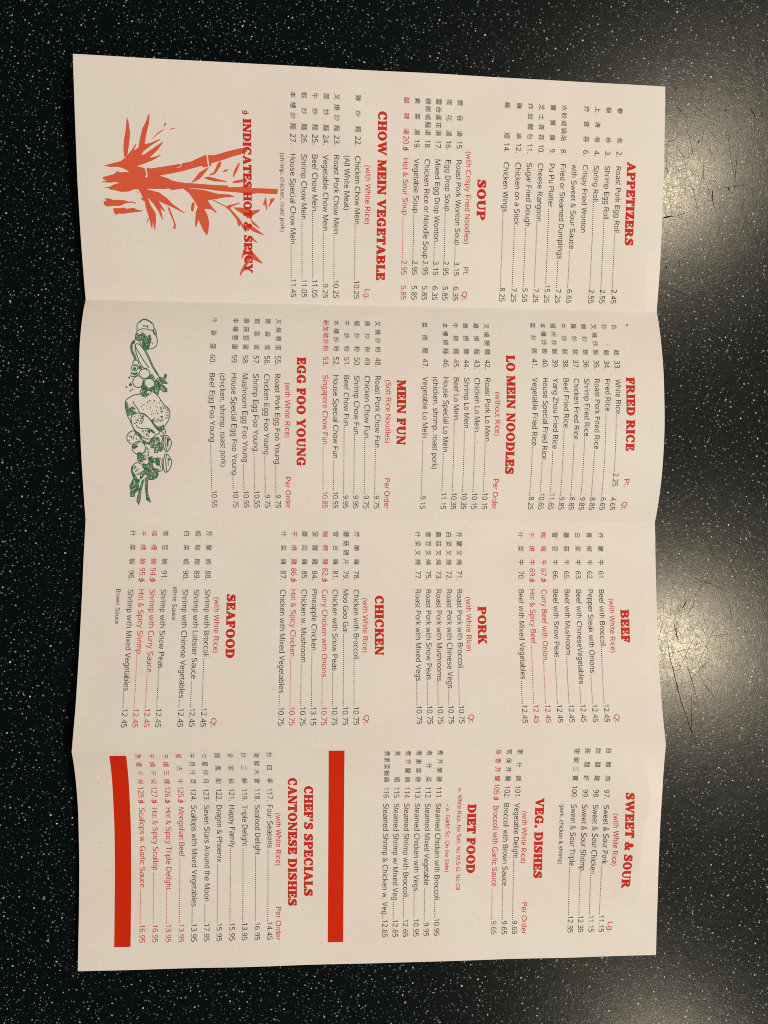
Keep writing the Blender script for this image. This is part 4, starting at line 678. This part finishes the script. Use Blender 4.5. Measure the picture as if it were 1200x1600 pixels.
FOOD_LINE = [[0.41,[[124.34,253.46],[122.32,253.61],[120.93,252.97],[119.31,251.32],[119.09,249.84],[120.1,247.97],[121.46,246.36],[123.47,245.62],[124.99,245.82],[124.7,247.63],[124.25,249.74],[124.47,251.81],[125.17,253.25],[124.34,253.46]]],[0.65,[[120.93,252.82],[119.41,251.31],[119.27,249.83],[120.17,247.96],[121.63,246.35]]],[0.41,[[125.33,246.1],[124.14,245.43],[125.13,244.62],[126.76,244.38],[127.27,244.94],[125.33,246.1]]],[0.41,[[125.17,253.25],[127.32,253.86],[129.58,254.03]]],[0.41,[[124.99,245.82],[127.42,244.49],[129.99,243.77],[132.54,244.1],[133.99,245.68],[134.35,248.04]]],[0.25,[[124.96,251.18],[125.94,250.97],[125.96,251.86]]],[0.25,[[131.17,246.68],[131.32,245.93]]],[0.25,[[131.0,245.95],[132.11,245.99]]],[0.41,[[129.72,253.28],[130.56,255.01],[132.17,255.82],[134.68,255.87],[136.83,255.06],[138.65,253.97],[139.56,253.65]]],[0.41,[[131.79,252.88],[132.44,253.89],[134.62,253.06],[137.06,251.5],[140.1,249.65],[143.4,247.22]]],[0.41,[[131.79,252.88],[132.7,251.36],[135.78,249.17],[139.44,247.29],[143.37,245.44],[146.36,243.33],[147.85,242.13]]],[0.41,[[135.46,248.59],[138.82,247.01],[142.76,245.15],[146.65,242.74]]],[0.41,[[129.88,253.27],[131.13,251.73],[133.92,249.83],[135.46,248.59]]],[0.41,[[132.76,254.02],[135.87,253.46],[138.93,252.34],[141.65,251.09],[143.45,249.58],[143.72,248.1]]],[0.41,[[141.06,252.08],[141.46,252.14],[141.82,252.32],[142.11,252.61],[142.29,252.98],[142.36,253.39],[142.31,253.8],[142.14,254.17],[141.86,254.47],[141.51,254.66],[141.11,254.74],[140.72,254.68],[140.35,254.5],[140.07,254.21],[139.88,253.85],[139.8,253.44],[139.86,253.03],[140.03,252.65],[140.31,252.35],[140.67,252.15],[141.06,252.08]]],[0.41,[[143.5,252.39],[143.95,252.46],[144.36,252.66],[144.68,252.98],[144.9,253.39],[144.98,253.85],[144.92,254.31],[144.72,254.72],[144.4,255.05],[144.0,255.27],[143.55,255.35],[143.1,255.28],[142.69,255.08],[142.37,254.76],[142.15,254.35],[142.07,253.89],[142.13,253.43],[142.33,253.02],[142.65,252.69],[143.05,252.47],[143.5,252.39]]],[0.41,[[145.37,255.32],[147.48,255.45],[147.61,254.27],[146.98,252.8],[145.91,252.07]]],[0.41,[[146.12,246.74],[146.82,246.86],[147.45,247.21],[147.96,247.76],[148.3,248.46],[148.42,249.24],[148.32,250.01],[148.02,250.72],[147.53,251.28],[146.9,251.64],[146.21,251.77],[145.51,251.65],[144.87,251.3],[144.36,250.75],[144.02,250.06],[143.89,249.28],[143.99,248.5],[144.3,247.8],[144.79,247.23],[145.42,246.87],[146.12,246.74]]],[0.41,[[149.93,249.77],[150.77,249.88],[151.53,250.23],[152.13,250.76],[152.52,251.44],[152.67,252.19],[152.55,252.94],[152.18,253.62],[151.59,254.15],[150.84,254.5],[150.01,254.62],[149.18,254.5],[148.42,254.16],[147.81,253.62],[147.41,252.95],[147.27,252.2],[147.39,251.45],[147.76,250.77],[148.35,250.23],[149.1,249.89],[149.93,249.77]]],[0.41,[[151.19,244.43],[152.08,244.56],[152.88,244.95],[153.51,245.56],[153.93,246.32],[154.08,247.16],[153.96,248.01],[153.57,248.76],[152.95,249.37],[152.16,249.75],[151.28,249.88],[150.4,249.75],[149.6,249.37],[148.96,248.76],[148.54,248.01],[148.39,247.17],[148.51,246.32],[148.9,245.56],[149.52,244.96],[150.31,244.57],[151.19,244.43]]],[0.4,[[155.95,251.47],[156.13,253.99],[157.36,256.07],[159.18,258.16],[162.46,258.07],[166.03,257.26],[168.41,255.98],[171.99,254.59],[173.18,253.88]]],[0.4,[[155.79,251.32],[154.0,251.01],[153.82,249.24],[154.22,246.57],[155.09,244.5],[156.56,243.03],[158.64,241.55],[160.71,240.09],[162.47,238.03],[164.57,237.61],[167.27,238.1],[169.99,239.64],[171.2,240.56],[173.0,239.71],[174.2,239.73]]],[0.41,[[159.13,254.61],[160.61,254.04],[162.38,252.59],[164.46,251.44],[164.88,249.66],[166.2,247.91],[167.98,246.45],[170.95,244.44],[172.73,242.39]]],[0.3,[[160.71,240.09],[162.5,239.52]]],[0.3,[[161.29,239.2],[162.78,238.63]]],[0.3,[[161.02,240.99],[162.81,240.26]]],[0.3,[[163.39,239.23],[162.77,238.03]]],[0.3,[[164.59,239.55],[163.67,237.9]]],[0.3,[[165.79,239.56],[165.17,238.06]]],[0.3,[[166.99,239.88],[166.37,238.23]]],[0.3,[[162.23,241.89],[164.01,240.88]]],[0.3,[[166.43,242.26],[165.81,241.05]]],[0.3,[[168.23,242.59],[167.31,240.78]]],[0.3,[[167.34,243.47],[168.23,242.29]]],[0.41,[[166.91,255.65],[165.4,254.72],[164.62,252.33],[165.04,249.96],[166.35,247.91],[168.58,246.17],[171.55,244.15],[173.33,242.4],[174.55,243.63],[174.86,244.53],[176.39,246.07],[176.72,248.47],[175.84,250.53],[174.06,252.26],[172.58,254.01],[169.9,255.27],[166.91,255.65]]],[0.41,[[170.32,253.35],[171.51,252.19],[171.93,249.82],[171.89,247.44],[172.77,245.67],[174.26,244.52]]],[0.41,[[173.03,242.4],[173.32,241.21],[174.21,240.63],[175.43,241.56],[174.84,242.44]]],[0.41,[[176.16,251.58],[177.14,251.77],[178.03,252.24],[178.74,252.95],[179.2,253.84],[179.36,254.82],[179.22,255.78],[178.78,256.64],[178.09,257.31],[177.21,257.72],[176.24,257.84],[175.26,257.66],[174.37,257.19],[173.66,256.47],[173.2,255.59],[173.04,254.62],[173.18,253.66],[173.62,252.8],[174.31,252.12],[175.18,251.71],[176.16,251.58]]],[0.41,[[180.96,249.35],[181.9,249.53],[182.75,250.01],[183.43,250.73],[183.87,251.62],[184.03,252.6],[183.9,253.56],[183.47,254.42],[182.81,255.09],[181.97,255.5],[181.04,255.63],[180.1,255.44],[179.25,254.96],[178.58,254.25],[178.14,253.36],[177.98,252.38],[178.11,251.42],[178.53,250.56],[179.19,249.89],[180.03,249.47],[180.96,249.35]]],[0.41,[[174.81,240.5],[175.09,238.86],[177.19,237.41],[179.0,237.16],[181.13,238.12],[182.66,239.36],[182.07,240.24],[179.05,241.06],[174.81,240.5]]],[0.41,[[175.41,239.76],[178.43,240.14],[182.36,239.35]]],[0.41,[[175.42,240.96],[178.45,241.64],[182.08,241.14]]],[0.41,[[183.59,240.29],[184.18,238.81],[186.6,237.38],[188.74,237.45],[191.21,238.59],[192.45,239.99],[191.54,241.01],[187.87,241.33],[183.59,240.29]]],[0.41,[[183.88,239.7],[187.85,240.13],[192.14,239.68]]],[0.41,[[185.44,242.45],[187.89,243.14],[190.33,242.62]]],[0.41,[[185.73,241.56],[187.87,241.93],[191.24,241.75],[192.19,243.9]]],[0.41,[[189.56,255.81],[188.0,253.65],[188.89,251.28],[191.33,250.18],[194.42,250.92],[195.98,252.79],[196.0,254.9],[193.24,256.12],[191.09,256.33],[189.56,255.81]]]]


def fine(poly, n):
    out = []
    for a, b2 in zip(poly, poly[1:] + poly[:1]):
        for k in range(n): out.append((a[0] + (b2[0] - a[0]) * k / n, a[1] + (b2[1] - a[1]) * k / n))
    return out

pr = Print(); v, f = union(BAMBOO); pr.add(v, f, 0.07)
o = pr.build('bamboo_drawing', M_TINT, menu); o['label'] = 'light red brush drawing of bamboo stalks and leaves'
pr = Print()
heading(pr, 'INDICATES HOT & SPICY', 24.6, 93.7, 203.5, 3.85, 0.16)
chili(pr, 20.6, 203.6, 3.0, 0.16)
pr.build('spice_key', M_HEAD, menu)
pr = Print()
rnd = random.Random(5)
def engrave(poly, pitch=0.44, w=0.34):
    """dark passages cut as wavering lines that break up, the way the drawing is engraved"""
    xs = [p[0] for p in poly]; ys = [p[1] for p in poly]
    area = abs(sum(poly[i - 1][0] * poly[i][1] - poly[i][0] * poly[i - 1][1] for i in range(len(poly)))) / 2
    if area < 4.0: return [poly]
    ang = rnd.choice((0.5, 0.9, 1.3, 2.0, 2.5)); ca, sa = math.cos(ang), math.sin(ang)
    P = [(x * ca + y * sa, -x * sa + y * ca) for x, y in poly]
    out = stroke_polys(list(poly) + [poly[0]], 0.24, 5)
    y = min(p[1] for p in P) + pitch / 2
    while y < max(p[1] for p in P):
        cut = sorted(a[0] + (y - a[1]) / (c[1] - a[1]) * (c[0] - a[0]) for a, c in zip(P, P[1:] + P[:1]) if (a[1] - y) * (c[1] - y) < 0)
        for x0, x1 in zip(cut[::2], cut[1::2]):
            x = x0
            while x < x1:
                l = rnd.uniform(0.7, 2.6); e = min(x + l, x1)
                k = w * rnd.uniform(0.9, 1.75) / 2
                q = [(x, y - k * .6), (e, y - k), (e, y + k), (x, y + k * .6)]
                out.append([(u * ca - v * sa, u * sa + v * ca) for u, v in q])
                x = e + (rnd.uniform(0.12, 0.45) if rnd.random() < .6 else 0)
        y += pitch * rnd.uniform(.85, 1.1)
    return out
polys = []
for p in FOOD_FILL: polys += engrave([tuple(q) for q in p])
for w, pts in FOOD_LINE:
    P = spline(pts, None, 3) if len(pts) > 2 else pts
    polys += stroke_polys(P, w, 6)
v, f = union(polys); pr.add(v, f)
o = pr.build('food_drawing', M_GREEN, menu); o['label'] = 'green ink drawing of a roast chicken, vegetables and jars'
for t0, t1, s0, s1, lab in ((154.6, 162.0, 325.0, 421.3, 'red bar above the last section'), (255.2, 262.8, 326.4, 421.2, 'red bar below the last section')):
    pr = Print(); n = 60; pts, fs = [], []
    for i in range(n + 1):
        s = s0 + (s1 - s0) * i / n
        pts += [(s, t0), (s, (t0 + t1) / 2), (s, t1)]
    for i in range(n):
        for j in (0, 1): fs.append((3 * i + j, 3 * i + j + 1, 3 * i + j + 4, 3 * i + j + 3))
    pr.add(pts, fs)
    o = pr.build('red_bar', M_BAR, menu); o['label'] = lab

bpy.data.objects.remove(_to, do_unlink=True)
bpy.data.curves.remove(_cu)
